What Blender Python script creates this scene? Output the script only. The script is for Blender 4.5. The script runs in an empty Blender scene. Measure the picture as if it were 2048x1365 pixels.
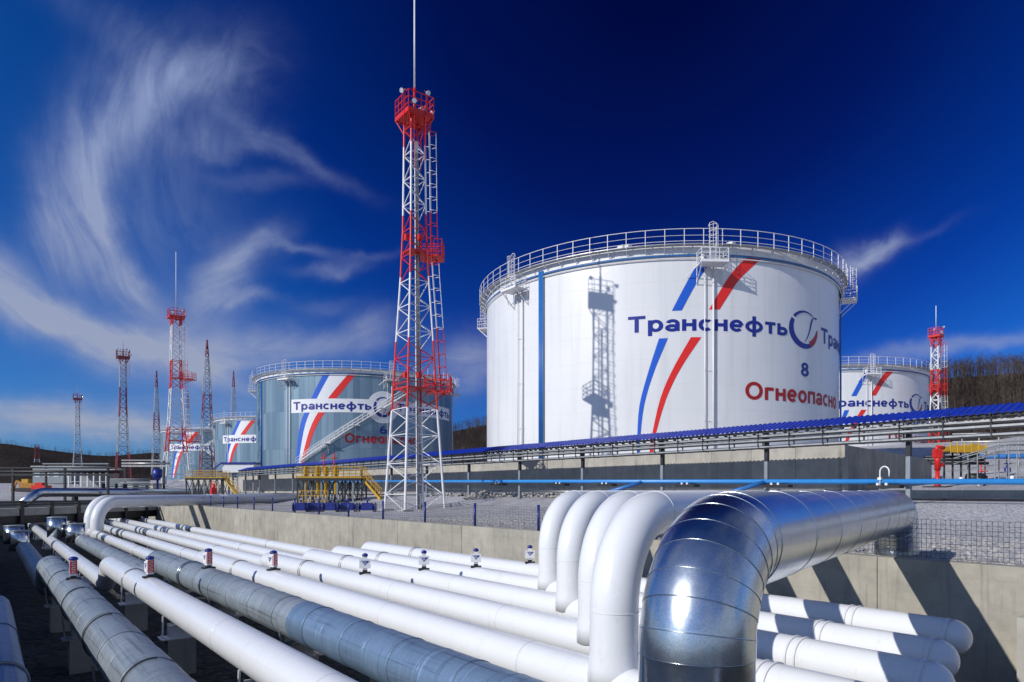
import bpy, bmesh, math, random
from mathutils import Vector, Matrix
random.seed(7)
R_ = math.radians
scene = bpy.context.scene
# ------------------------------------------------------------------ camera
F = 1400.0                       # focal length in photo pixels (2048 wide)
HY = 980.0                       # horizon row
C_, S_ = 0.7989, 0.6014          # heading: forward = (-C, S), right = (S, C)
CZ = 1.6                         # camera height above the gravel pad
cam_d = bpy.data.cameras.new('camera'); cam = bpy.data.objects.new('camera', cam_d)
scene.collection.objects.link(cam)
cam.location = (0, 0, CZ)
cam.rotation_euler = (R_(90), 0, math.atan2(C_, S_))
cam_d.sensor_width = 36; cam_d.lens = F/2048*36
cam_d.shift_y = (HY-682.5)/2048
cam_d.clip_start = 0.1; cam_d.clip_end = 6000
scene.camera = cam
# ------------------------------------------------------------------ light
SUN = Vector((-0.01, -1.0, 0.56)).normalized()      # towards the sun
sl = bpy.data.lights.new('sun', 'SUN'); sl.energy = 3.9; sl.angle = R_(0.5); sl.color = (1.0, 0.955, 0.89)
so = bpy.data.objects.new('sun', sl); scene.collection.objects.link(so)
so.rotation_euler = SUN.to_track_quat('Z', 'Y').to_euler(); so.location = (0, -60, 80)
vs = scene.view_settings
vs.view_transform = 'Standard'; vs.look = 'None'; vs.exposure = 0.0; vs.gamma = 1.0; vs.use_curve_mapping = False
scene.cycles.max_bounces = 6; scene.cycles.glossy_bounces = 4; scene.cycles.diffuse_bounces = 3

class NT:
    """tiny helper for node graphs"""
    def __init__(s, tree): s.t = tree; s.n = tree.nodes; s.l = tree.links
    def new(s, ty, **kw):
        n = s.n.new(ty)
        for k, v in kw.items(): setattr(n, k, v)
        return n
    def put(s, sock, v):
        if v is None: return
        if hasattr(v, 'is_output') or isinstance(v, bpy.types.NodeSocket): s.l.new(v, sock)
        else: sock.default_value = v
    def m(s, op, a, b=None, c=None, clamp=False):
        n = s.new('ShaderNodeMath', operation=op); n.use_clamp = clamp
        for i, v in enumerate((a, b, c)):
            if v is not None: s.put(n.inputs[i], v)
        return n.outputs[0]
    def v(s, op, a, b=None):
        n = s.new('ShaderNodeVectorMath', operation=op)
        s.put(n.inputs[0], a)
        if b is not None: s.put(n.inputs[1], b)
        return n.outputs['Value'] if op in ('DOT_PRODUCT', 'LENGTH') else n.outputs[0]
    def comb(s, x, y, z=0.0):
        n = s.new('ShaderNodeCombineXYZ'); s.put(n.inputs[0], x); s.put(n.inputs[1], y); s.put(n.inputs[2], z); return n.outputs[0]
    def noise(s, vec, scale, detail=4, rough=.5, dist=0.0):
        n = s.new('ShaderNodeTexNoise'); s.put(n.inputs['Vector'], vec)
        n.inputs['Scale'].default_value = scale; n.inputs['Detail'].default_value = detail
        n.inputs['Roughness'].default_value = rough; n.inputs['Distortion'].default_value = dist
        return n.outputs['Fac']
    def ramp(s, fac, stops, interp='LINEAR'):
        n = s.new('ShaderNodeValToRGB'); s.put(n.inputs[0], fac); cr = n.color_ramp; cr.interpolation = interp
        while len(cr.elements) < len(stops): cr.elements.new(0.5)
        for e, (p, c) in zip(cr.elements, stops):
            e.position = p; e.color = (c[0], c[1], c[2], 1) if isinstance(c, (tuple, list)) else (c, c, c, 1)
        return n.outputs[0]
    def mix(s, f, a, b, mode='MIX'):
        n = s.new('ShaderNodeMix', data_type='RGBA', blend_type=mode); n.clamp_factor = True
        s.put(n.inputs[0], f)
        for i, v in ((6, a), (7, b)):
            if isinstance(v, (tuple, list)): v = (v[0], v[1], v[2], 1)
            s.put(n.inputs[i], v)
        return n.outputs[2]

def azel(px, py):
    return math.atan((px-1024)/F), math.atan((HY-py)/math.hypot(F, px-1024))

world = bpy.data.worlds.new('World'); scene.world = world; world.use_nodes = True
N = NT(world.node_tree); N.n.clear()
out = N.new('ShaderNodeOutputWorld'); bg = N.new('ShaderNodeBackground'); bg.inputs[1].default_value = 0.12
N.l.new(bg.outputs[0], out.inputs[0])
sky = N.new('ShaderNodeTexSky', sky_type='NISHITA'); sky.sun_disc = False
sky.sun_elevation = math.asin(SUN.z); sky.sun_rotation = math.atan2(SUN.x, SUN.y)
sky.altitude = 300; sky.air_density = 1.0; sky.dust_density = 0.25; sky.ozone_density = 3.0
V = N.new('ShaderNodeTexCoord').outputs['Generated']
sx = N.new('ShaderNodeSeparateXYZ'); N.l.new(V, sx.inputs[0])
dr = N.v('DOT_PRODUCT', V, (S_, C_, 0)); df = N.v('DOT_PRODUCT', V, (-C_, S_, 0))
az = N.m('ARCTAN2', dr, df); el = N.m('ARCSINE', sx.outputs[2])
# polarised deep blue: the sky is darkest in a band well away from the sun
a0, e0 = azel(1330, -60)
D0 = Vector((math.cos(e0)*(math.sin(a0)*S_ - math.cos(a0)*C_), math.cos(e0)*(math.sin(a0)*C_ + math.cos(a0)*S_), math.sin(e0)))
dd = N.m('ARCCOSINE', N.v('DOT_PRODUCT', V, tuple(D0)))
pol = N.ramp(N.m('DIVIDE', dd, 1.3), [(0.0, (.003, .014, .13)), (.20, (.003, .034, .25)), (.36, (.004, .110, .50)), (.52, (.022, .27, .74)), (1.0, (.20, .52, .95))])
base = N.mix(1.0, sky.outputs[0], pol, 'MULTIPLY')
# cirrus: fibrous wisps, built on the direction of the view ray
P2 = N.comb(az, el, 0.0)
def warp_of(scale, amp, det, seed):
    w = N.new('ShaderNodeTexNoise'); w.inputs['Scale'].default_value = scale; w.inputs['Detail'].default_value = det; w.inputs['Roughness'].default_value = .6
    N.l.new(N.v('ADD', P2, (seed, seed*.7, 0)), w.inputs[0])
    o = N.v('SCALE', N.v('SUBTRACT', w.outputs['Color'], (.5, .5, .5))); o.node.inputs['Scale'].default_value = amp; return o
PW = N.v('ADD', P2, warp_of(3.0, .10, 2, 0.0))
sw = N.new('ShaderNodeSeparateXYZ'); N.l.new(PW, sw.inputs[0])
PE = N.v('ADD', P2, N.v('ADD', warp_of(5.0, .075, 2, 4.0), warp_of(22.0, .030, 6, 9.0)))
se_ = N.new('ShaderNodeSeparateXYZ'); N.l.new(PE, se_.inputs[0]); azw, elw = se_.outputs[0], se_.outputs[1]
def blobs(lst):
    acc = 0.0
    for px, py, lx, ly, ang, amp in lst:
        a, e = azel(px, py); ca, sa = math.cos(R_(ang)), math.sin(R_(ang)); kx, ky = F/lx, F/ly
        x = N.m('MULTIPLY_ADD', azw, ca*kx, N.m('MULTIPLY_ADD', elw, sa*kx, -(a*ca+e*sa)*kx))
        y = N.m('MULTIPLY_ADD', azw, -sa*ky, N.m('MULTIPLY_ADD', elw, ca*ky, -(-a*sa+e*ca)*ky))
        q = N.m('MULTIPLY_ADD', x, x, N.m('MULTIPLY', y, y))
        acc = N.m('MULTIPLY_ADD', N.m('POWER', .3679, q), amp, acc)
    return acc
ca_, ce_ = azel(600, 330)
wx = N.m('SUBTRACT', sw.outputs[0], ca_); wy = N.m('SUBTRACT', sw.outputs[1], ce_)
rr = N.m('SQRT', N.m('ADD', N.m('MULTIPLY', wx, wx), N.m('MULTIPLY', wy, wy)))
th = N.m('ARCTAN2', wy, N.m('MULTIPLY', wx, -1.0))
st = N.noise(N.comb(N.m('MULTIPLY', rr, 42.0), N.m('MULTIPLY', th, 2.2), 0.0), 1.0, 8, .62, .5)
mC_ = blobs([(385, 150, 105, 50, 25, .42), (290, 215, 95, 50, 45, .55), (205, 290, 60, 85, -25, .45), (130, 400, 38, 110, -8, .42), (205, 400, 30, 110, -6, .55), (150, 480, 40, 80, 14, .35),
             (232, 500, 22, 90, 22, .62), (262, 580, 30, 60, 20, .45), (330, 430, 110, 130, 0, .22), (400, 285, 60, 20, 28, .26), (400, 150, 110, 60, 10, .14), (260, 90, 130, 30, -20, .18)])
curl = N.m('MULTIPLY', mC_, N.m('MULTIPLY_ADD', N.ramp(st, [(.28, 0.0), (.74, 1.0)]), .78, .34))
def streak(ang, sl, sc, seed):
    ca, sa = math.cos(R_(ang)), math.sin(R_(ang))
    x = N.m('ADD', N.m('MULTIPLY', sw.outputs[0], ca), N.m('MULTIPLY', sw.outputs[1], sa))
    y = N.m('ADD', N.m('MULTIPLY', sw.outputs[0], -sa), N.m('MULTIPLY', sw.outputs[1], ca))
    return N.noise(N.comb(N.m('MULTIPLY', x, sl), N.m('MULTIPLY', y, sc), seed), 1.0, 8, .62, .5)
sA = N.ramp(streak(-26, 6.0, 26.0, 3.1), [(.28, 0.0), (.74, 1.0)])
sB = N.ramp(streak(24, 6.0, 24.0, 8.7), [(.28, 0.0), (.74, 1.0)])
sD = N.ramp(streak(2, 5.0, 26.0, 5.2), [(.32, 0.0), (.68, 1.0)])
mA = blobs([(15, 580, 95, 48, -35, .80), (95, 640, 110, 40, -26, .80), (205, 685, 120, 30, -14, .70), (310, 705, 110, 34, -10, .70), (330, 640, 60, 40, -50, .40), (405, 745, 100, 26, -14, .50)])
mB = blobs([(505, 492, 55, 20, 38, .50), (455, 560, 70, 34, 52, .60), (425, 630, 75, 42, 45, .60), (490, 612, 45, 10, 8, .50), (585, 488, 60, 9, -4, .30), (655, 528, 55, 13, 14, .38), (730, 502, 60, 7, 6, .14),
            (745, 660, 42, 30, 28, .65), (660, 690, 80, 24, 10, .50), (1742, 505, 44, 12, 22, .85), (1782, 484, 26, 12, 45, .45), (1702, 522, 34, 22, 20, .40), (1850, 455, 60, 7, 12, .12)])
mD = blobs([(570, 300, 110, 14, -16, .34), (470, 285, 60, 12, 20, .24), (500, 350, 90, 14, 6, .16), (470, 700, 130, 32, 8, .60), (570, 722, 110, 22, 4, .55), (935, 735, 75, 50, 8, .75), (60, 845, 200, 28, 2, .85), (250, 855, 180, 24, -4, .65), (440, 805, 200, 30, 0, .35),
            (1975, 688, 150, 16, 8, .50), (1760, 720, 120, 14, 5, .22), (640, 620, 60, 20, 10, .22)])
# outside the view, added unseen cloud, denser and brighter to fill the shadows
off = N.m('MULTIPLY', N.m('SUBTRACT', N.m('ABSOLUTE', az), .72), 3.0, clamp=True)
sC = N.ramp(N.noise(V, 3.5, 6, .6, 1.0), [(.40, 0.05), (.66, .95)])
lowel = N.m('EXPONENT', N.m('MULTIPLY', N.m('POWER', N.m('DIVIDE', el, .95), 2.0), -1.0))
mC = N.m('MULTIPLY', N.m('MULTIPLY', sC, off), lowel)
g1 = lambda mk_, f_: N.m('MULTIPLY', mk_, N.m('MULTIPLY_ADD', f_, .66, .40))
cl = N.m('ADD', curl, N.m('ADD', g1(mA, sA), N.m('ADD', g1(mB, sB), g1(mD, sD))))
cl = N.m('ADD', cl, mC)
cl = N.m('MINIMUM', cl, .92)
ccol = N.mix(N.m('MULTIPLY', el, 2.2, clamp=True), (3.1, 3.35, 4.1), (2.3, 2.9, 4.8))
# pale low haze near the horizon
hz = N.m('MULTIPLY', N.m('EXPONENT', N.m('MULTIPLY', N.m('ABSOLUTE', el), -14.0)), .45)
cc = N.mix(hz, base, (1.6, 2.3, 3.9))
ccol = N.mix(off, ccol, (4.3, 4.5, 5.0))  # added clouds out of view get a brighter tone for more fill
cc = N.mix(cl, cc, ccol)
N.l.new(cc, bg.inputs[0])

# ------------------------------------------------------------------ geometry helpers
def P(px, py, d):
    a = (px-1024)/F; r = a*d
    return Vector((r*S_-d*C_, r*C_+d*S_, CZ+(HY-py)*d/F))
def PY(px, py, Y):
    return P(px, py, Y/(C_*(px-1024)/F+S_))
def XY(px, Y): return PY(px, HY, Y).x
RIGHT = Vector((S_, C_, 0)); FWD = Vector((-C_, S_, 0)); UP = Vector((0, 0, 1))
NDIR = Vector((-0.298, 0.955, 0)).normalized()        # direction of the crossing pipes
coll = scene.collection

class MB:
    def __init__(s): s.v = []; s.f = []; s.m = []; s.sm = []
    def quad(s, a, b, c, d, m=0):
        i = len(s.v); s.v += [Vector(a), Vector(b), Vector(c), Vector(d)]; s.f.append((i, i+1, i+2, i+3)); s.m.append(m); s.sm.append(False); return s
    def tri(s, a, b, c, m=0):
        i = len(s.v); s.v += [Vector(a), Vector(b), Vector(c)]; s.f.append((i, i+1, i+2)); s.m.append(m); s.sm.append(False); return s
    def hexa(s, p, m=0):      # 8 corners: bottom 4 then top 4 (ccw)
        i = len(s.v); s.v += [Vector(q) for q in p]
        for f in ((3, 2, 1, 0), (4, 5, 6, 7), (0, 1, 5, 4), (1, 2, 6, 5), (2, 3, 7, 6), (3, 0, 4, 7)):
            s.f.append(tuple(i+k for k in f)); s.m.append(m); s.sm.append(False)
        return s
    def box(s, c, d, m=0, ax=None):
        c = Vector(c); x, y = (Vector((1, 0, 0)), Vector((0, 1, 0))) if ax is None else ax
        x = Vector(x)*d[0]/2; y = Vector(y)*d[1]/2; z = Vector((0, 0, d[2]/2))
        return s.hexa([c-x-y-z, c+x-y-z, c+x+y-z, c-x+y-z, c-x-y+z, c+x-y+z, c+x+y+z, c-x+y+z], m)
    def beam(s, p, q, w, h=None, m=0, up=UP):
        p = Vector(p); q = Vector(q); h = h or w; d = (q-p)
        if d.length < 1e-5: return s
        d.normalize(); u = up if abs(d.dot(up)) < .97 else Vector((1, 0, 0))
        x = d.cross(u).normalized()*w/2; y = x.cross(d).normalized()*h/2
        return s.hexa([p-x-y, p+x-y, p+x+y, p-x+y, q-x-y, q+x-y, q+x+y, q-x+y][0:8], m)
    def tube(s, pts, r, n=10, m=0, caps=True, smooth=True):
        pts = [Vector(p) for p in pts]; k = len(pts)
        rs = r if isinstance(r, (list, tuple)) else [r]*k
        t0 = (pts[1]-pts[0]).normalized(); u = UP if abs(t0.z) < .9 else Vector((1, 0, 0))
        nx = t0.cross(u).normalized(); base = len(s.v); tp = t0
        for i in range(k):
            if i == 0: t = (pts[1]-pts[0])
            elif i == k-1: t = (pts[-1]-pts[-2])
            else: t = (pts[i+1]-pts[i]).normalized()+(pts[i]-pts[i-1]).normalized()
            t.normalize(); q = tp.rotation_difference(t); nx = q @ nx; nx = (nx-t*nx.dot(t)).normalized(); tp = t
            ny = t.cross(nx)
            for j in range(n):
                a = 2*math.pi*j/n; s.v.append(pts[i]+(nx*math.cos(a)+ny*math.sin(a))*rs[i])
        for i in range(k-1):
            for j in range(n):
                a = base+i*n+j; b = base+i*n+(j+1) % n
                s.f.append((a, a+n, b+n, b)); s.m.append(m); s.sm.append(smooth)
        if caps:
            s.f.append(tuple(base+j for j in range(n))); s.m.append(m); s.sm.append(False)
            s.f.append(tuple(base+(k-1)*n+j for j in range(n-1, -1, -1))); s.m.append(m); s.sm.append(False)
        return s
    def ring(s, c, axis, R, r, n=32, k=6, m=0, w=None):   # torus-like band round an axis (w = half width along the axis)
        c = Vector(c); ax = Vector(axis).normalized(); u = UP if abs(ax.z) < .9 else Vector((1, 0, 0))
        x = ax.cross(u).normalized(); y = ax.cross(x); base = len(s.v); w = w or r
        for i in range(n):
            a = 2*math.pi*i/n; d = x*math.cos(a)+y*math.sin(a)
            for j in range(k):
                b = 2*math.pi*j/k+math.pi/k; s.v.append(c+d*(R+r*math.cos(b))+ax*w*math.sin(b))
        for i in range(n):
            for j in range(k):
                i2 = (i+1) % n; j2 = (j+1) % k
                s.f.append((base+i*k+j, base+i*k+j2, base+i2*k+j2, base+i2*k+j)); s.m.append(m); s.sm.append(k > 4)
        return s
    def build(s, name, mats, parent=None, origin=None, **props):
        if not isinstance(mats, (list, tuple)): mats = [mats]
        off = Vector((0, 0, 0))
        if parent is not None: off = Vector(parent.get('_o', (0, 0, 0)))
        elif origin is not None: off = Vector(origin)
        me = bpy.data.meshes.new(name)
        me.from_pydata([tuple(p-off) for p in s.v], [], s.f)
        me.polygons.foreach_set('material_index', s.m); me.polygons.foreach_set('use_smooth', s.sm)
        for x in mats: me.materials.append(x)
        me.update()
        o = bpy.data.objects.new(name, me); coll.objects.link(o)
        if parent is not None: o.parent = parent; o['_o'] = tuple(off)
        else: o.location = off; o['_o'] = tuple(off)
        for k, v in props.items(): o[k] = v
        return o
def thing(name, label, cat, loc, group=None):
    o = bpy.data.objects.new(name, None); coll.objects.link(o); o.location = loc; o['_o'] = tuple(loc)
    o.empty_display_size = .3; o['label'] = label; o['category'] = cat
    if group: o['group'] = group
    return o
def tag(o, label, cat, group=None):
    o['label'] = label; o['category'] = cat
    if group: o['group'] = group
    return o
def clone(o, loc, parent=None, name=None):
    c = o.copy(); coll.objects.link(c); c.parent = parent; c.location = loc
    if parent is not None: c['_o'] = parent['_o']
    return c
def copy_tree(root, loc, label=None):
    r = root.copy(); coll.objects.link(r); r.location = loc; r['_o'] = tuple(loc)
    if label: r['label'] = label
    for ch in list(root.children):
        c = ch.copy(); coll.objects.link(c); c.parent = r
        for g in list(ch.children):
            e = g.copy(); coll.objects.link(e); e.parent = c
    return r
def fillet(pts, R, n=12):
    pts = [Vector(p) for p in pts]; out = [pts[0]]
    Rs = R if isinstance(R, (list, tuple)) else [R]*(len(pts)-2)
    for i in range(1, len(pts)-1):
        a, b, c = pts[i-1], pts[i], pts[i+1]; u = (a-b).normalized(); w = (c-b).normalized()
        ang = math.acos(max(-1, min(1, u.dot(w))))
        if ang > math.pi-.01: out.append(b); continue
        t = Rs[i-1]/math.tan(ang/2); ctr = b+(u+w).normalized()*(Rs[i-1]/math.sin(ang/2))
        p0 = b+u*t; p1 = b+w*t; v0 = p0-ctr; v1 = p1-ctr; q = v0.rotation_difference(v1)
        for k in range(n+1):
            out.append(ctr+Matrix.Rotation(q.angle*k/n, 3, q.axis) @ v0)
    out.append(pts[-1]); return out
def subpath(pts, s0, s1):
    out = []; acc = 0
    for a, b in zip(pts[:-1], pts[1:]):
        L = (b-a).length
        if acc+L < s0: acc += L; continue
        if not out: out.append(a.lerp(b, max(0, (s0-acc)/L)))
        if acc+L >= s1: out.append(a.lerp(b, (s1-acc)/L)); return out
        if (b-out[-1]).length > 1e-4: out.append(b)
        acc += L
    return out
def plen(pts): return sum((b-a).length for a, b in zip(pts[:-1], pts[1:]))

# ------------------------------------------------------------------ materials
def principled(name):
    m = bpy.data.materials.new(name); m.use_nodes = True; n = NT(m.node_tree)
    b = m.node_tree.nodes['Principled BSDF']; return m, n, b
def mat(name, col, rough=.5, metal=0.0, var=.12, vscale=3.0, bump=0.0, bscale=60.0, coat=0.0, rvar=.1, objrand=0.0, spec=None):
    m, n, b = principled(name)
    g = n.new('ShaderNodeNewGeometry').outputs['Position']
    f = n.noise(g, vscale, 6, .6)
    lo = tuple(c*(1-var) for c in col); hi = tuple(min(1, c*(1+var)) for c in col)
    c = n.ramp(f, [(.3, lo), (.7, hi)])
    if objrand:
        r = n.new('ShaderNodeObjectInfo').outputs['Random']
        c = n.mix(1.0, c, n.ramp(r, [(0, 1-objrand), (1, 1.0)]), 'MULTIPLY')
    if name == 'white_pipe_paint':      # thin dust and drip marks
        d1 = n.noise(n.v('MULTIPLY', g, (5.0, 1.2, 1.2)), 1.0, 7, .7, .3); d2 = n.noise(g, 9.0, 6, .75)
        c = n.mix(n.m('MULTIPLY', n.ramp(d1, [(.56, 0.0), (.74, 1.0)]), n.ramp(d2, [(.42, 0.0), (.62, .42)])), c, (.42, .40, .36))
    n.put(b.inputs['Base Color'], c)
    n.put(b.inputs['Roughness'], n.m('MULTIPLY_ADD', n.noise(g, vscale*2.3, 4), rvar*2, rough-rvar))
    b.inputs['Metallic'].default_value = metal
    b.inputs['Coat Weight'].default_value = coat; b.inputs['Coat Roughness'].default_value = .12
    if spec is not None: b.inputs['Specular IOR Level'].default_value = spec
    if bump:
        bn = n.new('ShaderNodeBump'); bn.inputs['Strength'].default_value = bump; bn.inputs['Distance'].default_value = .02
        n.put(bn.inputs['Height'], n.noise(g, bscale, 4, .6)); n.put(b.inputs['Normal'], bn.outputs[0])
    return m
M = {}
M['white'] = mat('white_pipe_paint', (.745, .765, .785), .26, var=.015, vscale=1.2, coat=.3, rvar=.05)
M['white_steel'] = mat('white_steel_paint', (.72, .72, .73), .42, var=.06)
M['red'] = mat('red_steel_paint', (.62, .018, .012), .4, var=.15)
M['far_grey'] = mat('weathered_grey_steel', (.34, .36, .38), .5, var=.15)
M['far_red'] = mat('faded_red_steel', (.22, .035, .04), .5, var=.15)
M['darkblue'] = mat('dark_blue_paint', (.010, .025, .22), .4, var=.15)
M['lightblue'] = mat('light_blue_pipe_paint', (.03, .24, .62), .35, var=.08)
M['midblue'] = mat('mid_blue_pipe_paint', (.03, .16, .45), .4, var=.1)
M['roofblue'] = mat('blue_roof_sheet_paint', (.008, .032, .36), .34, var=.12, objrand=.2)
M['yellow'] = mat('yellow_steel_paint', (.50, .29, .02), .45, var=.15)
M['grey_steel'] = mat('grey_steel_paint', (.22, .25, .27), .5, var=.15)
M['pale_steel'] = mat('pale_galvanised_rail', (.42, .42, .41), .4, metal=.5, var=.2)
M['black'] = mat('black_steel_paint', (.018, .019, .022), .5, var=.3)
M['rubber'] = mat('black_rubber_ring', (.06, .065, .07), .7, var=.2)
M['orange'] = mat('orange_machine_paint', (.38, .17, .02), .5, var=.2)
M['cream'] = mat('cream_cladding', (.55, .52, .42), .6, var=.12)
M['letter_blue'] = mat('blue_lettering', (.006, .02, .24), .45, var=.06)
M['letter_red'] = mat('red_lettering', (.36, .006, .008), .45, var=.06)
M['stripe_blue'] = mat('blue_stripe_paint', (.012, .10, .55), .4, var=.04)
M['stripe_red'] = mat('red_stripe_paint', (.68, .02, .015), .4, var=.04)
M['plate_white'] = mat('white_plate_paint', (.72, .74, .76), .45, var=.04)
M['glass'] = mat('floodlight_glass', (.6, .65, .7), .1, metal=.3, var=.05)

def galv(name, lo, hi, rough, spangle=90, objrand=.18, metal=1.0, rv=.22, bs=.22):
    m, n, b = principled(name)
    g = n.new('ShaderNodeNewGeometry').outputs['Position']
    vo = n.new('ShaderNodeTexVoronoi'); n.put(vo.inputs['Vector'], g); vo.inputs['Scale'].default_value = spangle
    f = n.m('ADD', n.m('MULTIPLY', vo.outputs['Color'], .35), n.m('MULTIPLY', n.noise(g, 2.2, 7, .65, 1.0), .65))
    c = n.ramp(f, [(.25, lo), (.7, hi)])
    r = n.new('ShaderNodeObjectInfo').outputs['Random']
    c = n.mix(1.0, c, n.ramp(r, [(0, 1-objrand), (1, 1.0)]), 'MULTIPLY')
    if metal < .9:      # rolling marks along the sheet and scuffs round it
        l1 = n.noise(n.v('MULTIPLY', g, (.25, 11.0, 11.0)), 1.0, 5, .7); l2 = n.noise(n.v('MULTIPLY', g, (13.0, .7, .7)), 1.0, 4, .7)
        c = n.mix(1.0, c, n.ramp(l1, [(.36, .62), (.46, 1.0), (.6, 1.0), (.72, 1.25)]), 'MULTIPLY')
        c = n.mix(1.0, c, n.ramp(l2, [(.34, .75), (.45, 1.0), (.62, 1.0), (.68, 1.5)]), 'MULTIPLY')
    n.put(b.inputs['Base Color'], c); b.inputs['Metallic'].default_value = metal
    rr = n.m('MULTIPLY_ADD', n.noise(g, 7, 6, .7), rv, rough-rv/2)
    n.put(b.inputs['Roughness'], n.m('ADD', rr, n.m('MULTIPLY', r, .06)))
    bn = n.new('ShaderNodeBump'); bn.inputs['Strength'].default_value = bs; bn.inputs['Distance'].default_value = .03
    n.put(bn.inputs['Height'], n.m('ADD', n.noise(g, 3.0, 3, .5), n.m('MULTIPLY', n.noise(g, 40, 3, .5), .04)))
    n.put(b.inputs['Normal'], bn.outputs[0])
    return m
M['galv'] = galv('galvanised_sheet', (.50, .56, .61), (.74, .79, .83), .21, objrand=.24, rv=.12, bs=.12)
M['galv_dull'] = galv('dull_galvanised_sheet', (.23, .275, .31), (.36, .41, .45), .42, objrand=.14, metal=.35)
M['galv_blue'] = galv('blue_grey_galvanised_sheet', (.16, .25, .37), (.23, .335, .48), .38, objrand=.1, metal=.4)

def concrete_mat(name, lo, hi, stain=.5):
    m, n, b = principled(name)
    g = n.new('ShaderNodeNewGeometry').outputs['Position']
    sp = n.new('ShaderNodeSeparateXYZ'); n.l.new(g, sp.inputs[0])
    c = n.ramp(n.noise(g, 1.1, 8, .65), [(.3, lo), (.72, hi)])
    vert = n.noise(n.comb(n.m('MULTIPLY', sp.outputs[0], 2.2), n.m('MULTIPLY', sp.outputs[1], 2.2), n.m('MULTIPLY', sp.outputs[2], .18)), 1.6, 6, .65)
    c = n.mix(1.0, c, n.ramp(vert, [(.28, 1-stain*.75), (.46, 1.0), (.60, 1.0), (.76, 1+stain*.25)]), 'MULTIPLY')
    sp2 = n.noise(g, 5.5, 5, .7, .6)
    c = n.mix(n.ramp(sp2, [(.66, 0.0), (.8, .55)]), c, tuple(x*.45 for x in lo))
    r = n.new('ShaderNodeObjectInfo').outputs['Random']
    c = n.mix(1.0, c, n.ramp(r, [(0, .86), (1, 1.0)]), 'MULTIPLY')
    # shutter board lines
    wv = n.m('FRACT', n.m('MULTIPLY', sp.outputs[2], 1.64))
    line = n.m('LESS_THAN', n.m('ABSOLUTE', n.m('SUBTRACT', wv, .5)), .012)
    n.put(b.inputs['Base Color'], c); b.inputs['Roughness'].default_value = .88; b.inputs['Specular IOR Level'].default_value = .25
    bn = n.new('ShaderNodeBump'); bn.inputs['Strength'].default_value = .5; bn.inputs['Distance'].default_value = .02
    n.put(bn.inputs['Height'], n.m('SUBTRACT', n.m('MULTIPLY', n.noise(g, 14, 7, .7), .8), n.m('MULTIPLY', line, .5)))
    n.put(b.inputs['Normal'], bn.outputs[0]); return m
M['concrete'] = concrete_mat('stained_concrete', (.29, .275, .235), (.45, .425, .36))
M['concrete_pale'] = concrete_mat('pale_concrete', (.34, .33, .30), (.48, .46, .41), .3)

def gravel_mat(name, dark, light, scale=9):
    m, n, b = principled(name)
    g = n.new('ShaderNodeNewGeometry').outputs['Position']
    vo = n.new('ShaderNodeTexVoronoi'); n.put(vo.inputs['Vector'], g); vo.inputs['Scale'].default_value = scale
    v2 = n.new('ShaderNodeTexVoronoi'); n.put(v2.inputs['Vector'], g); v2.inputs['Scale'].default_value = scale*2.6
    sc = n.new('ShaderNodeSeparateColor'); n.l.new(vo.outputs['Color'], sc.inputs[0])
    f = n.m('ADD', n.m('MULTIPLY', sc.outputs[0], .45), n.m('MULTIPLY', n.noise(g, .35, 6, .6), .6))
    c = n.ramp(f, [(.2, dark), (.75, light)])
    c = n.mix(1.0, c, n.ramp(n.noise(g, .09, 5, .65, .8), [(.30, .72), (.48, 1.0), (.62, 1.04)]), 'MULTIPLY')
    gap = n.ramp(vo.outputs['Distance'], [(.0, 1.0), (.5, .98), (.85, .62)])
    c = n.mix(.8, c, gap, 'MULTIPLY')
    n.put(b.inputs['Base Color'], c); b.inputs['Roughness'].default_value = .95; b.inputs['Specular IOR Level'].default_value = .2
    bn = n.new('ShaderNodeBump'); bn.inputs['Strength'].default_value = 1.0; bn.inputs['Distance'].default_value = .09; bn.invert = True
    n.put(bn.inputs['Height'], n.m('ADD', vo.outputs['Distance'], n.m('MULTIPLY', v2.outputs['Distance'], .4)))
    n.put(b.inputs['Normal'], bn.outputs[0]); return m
M['gravel'] = gravel_mat('crushed_gravel', (.36, .36, .38), (.66, .65, .66))
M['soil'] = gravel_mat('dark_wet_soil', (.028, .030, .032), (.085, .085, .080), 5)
M['stone'] = mat('broken_stone', (.46, .45, .44), .9, var=.3, vscale=8, objrand=.3)

def hill_mat():
    m, n, b = principled('wooded_hillside')
    g = n.new('ShaderNodeNewGeometry').outputs['Position']
    f = n.m('ADD', n.m('MULTIPLY', n.noise(g, .02, 5, .6), .6), n.m('MULTIPLY', n.noise(g, .25, 6, .7), .4))
    n.put(b.inputs['Base Color'], n.ramp(f, [(.35, (.016, .014, .016)), (.65, (.042, .034, .031))]))
    b.inputs['Roughness'].default_value = 1.0; b.inputs['Specular IOR Level'].default_value = 0.0; return m
M['hill'] = hill_mat()
M['bark'] = mat('bare_tree_bark', (.072, .057, .048), .95, var=.75, vscale=.09, spec=.05)

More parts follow.
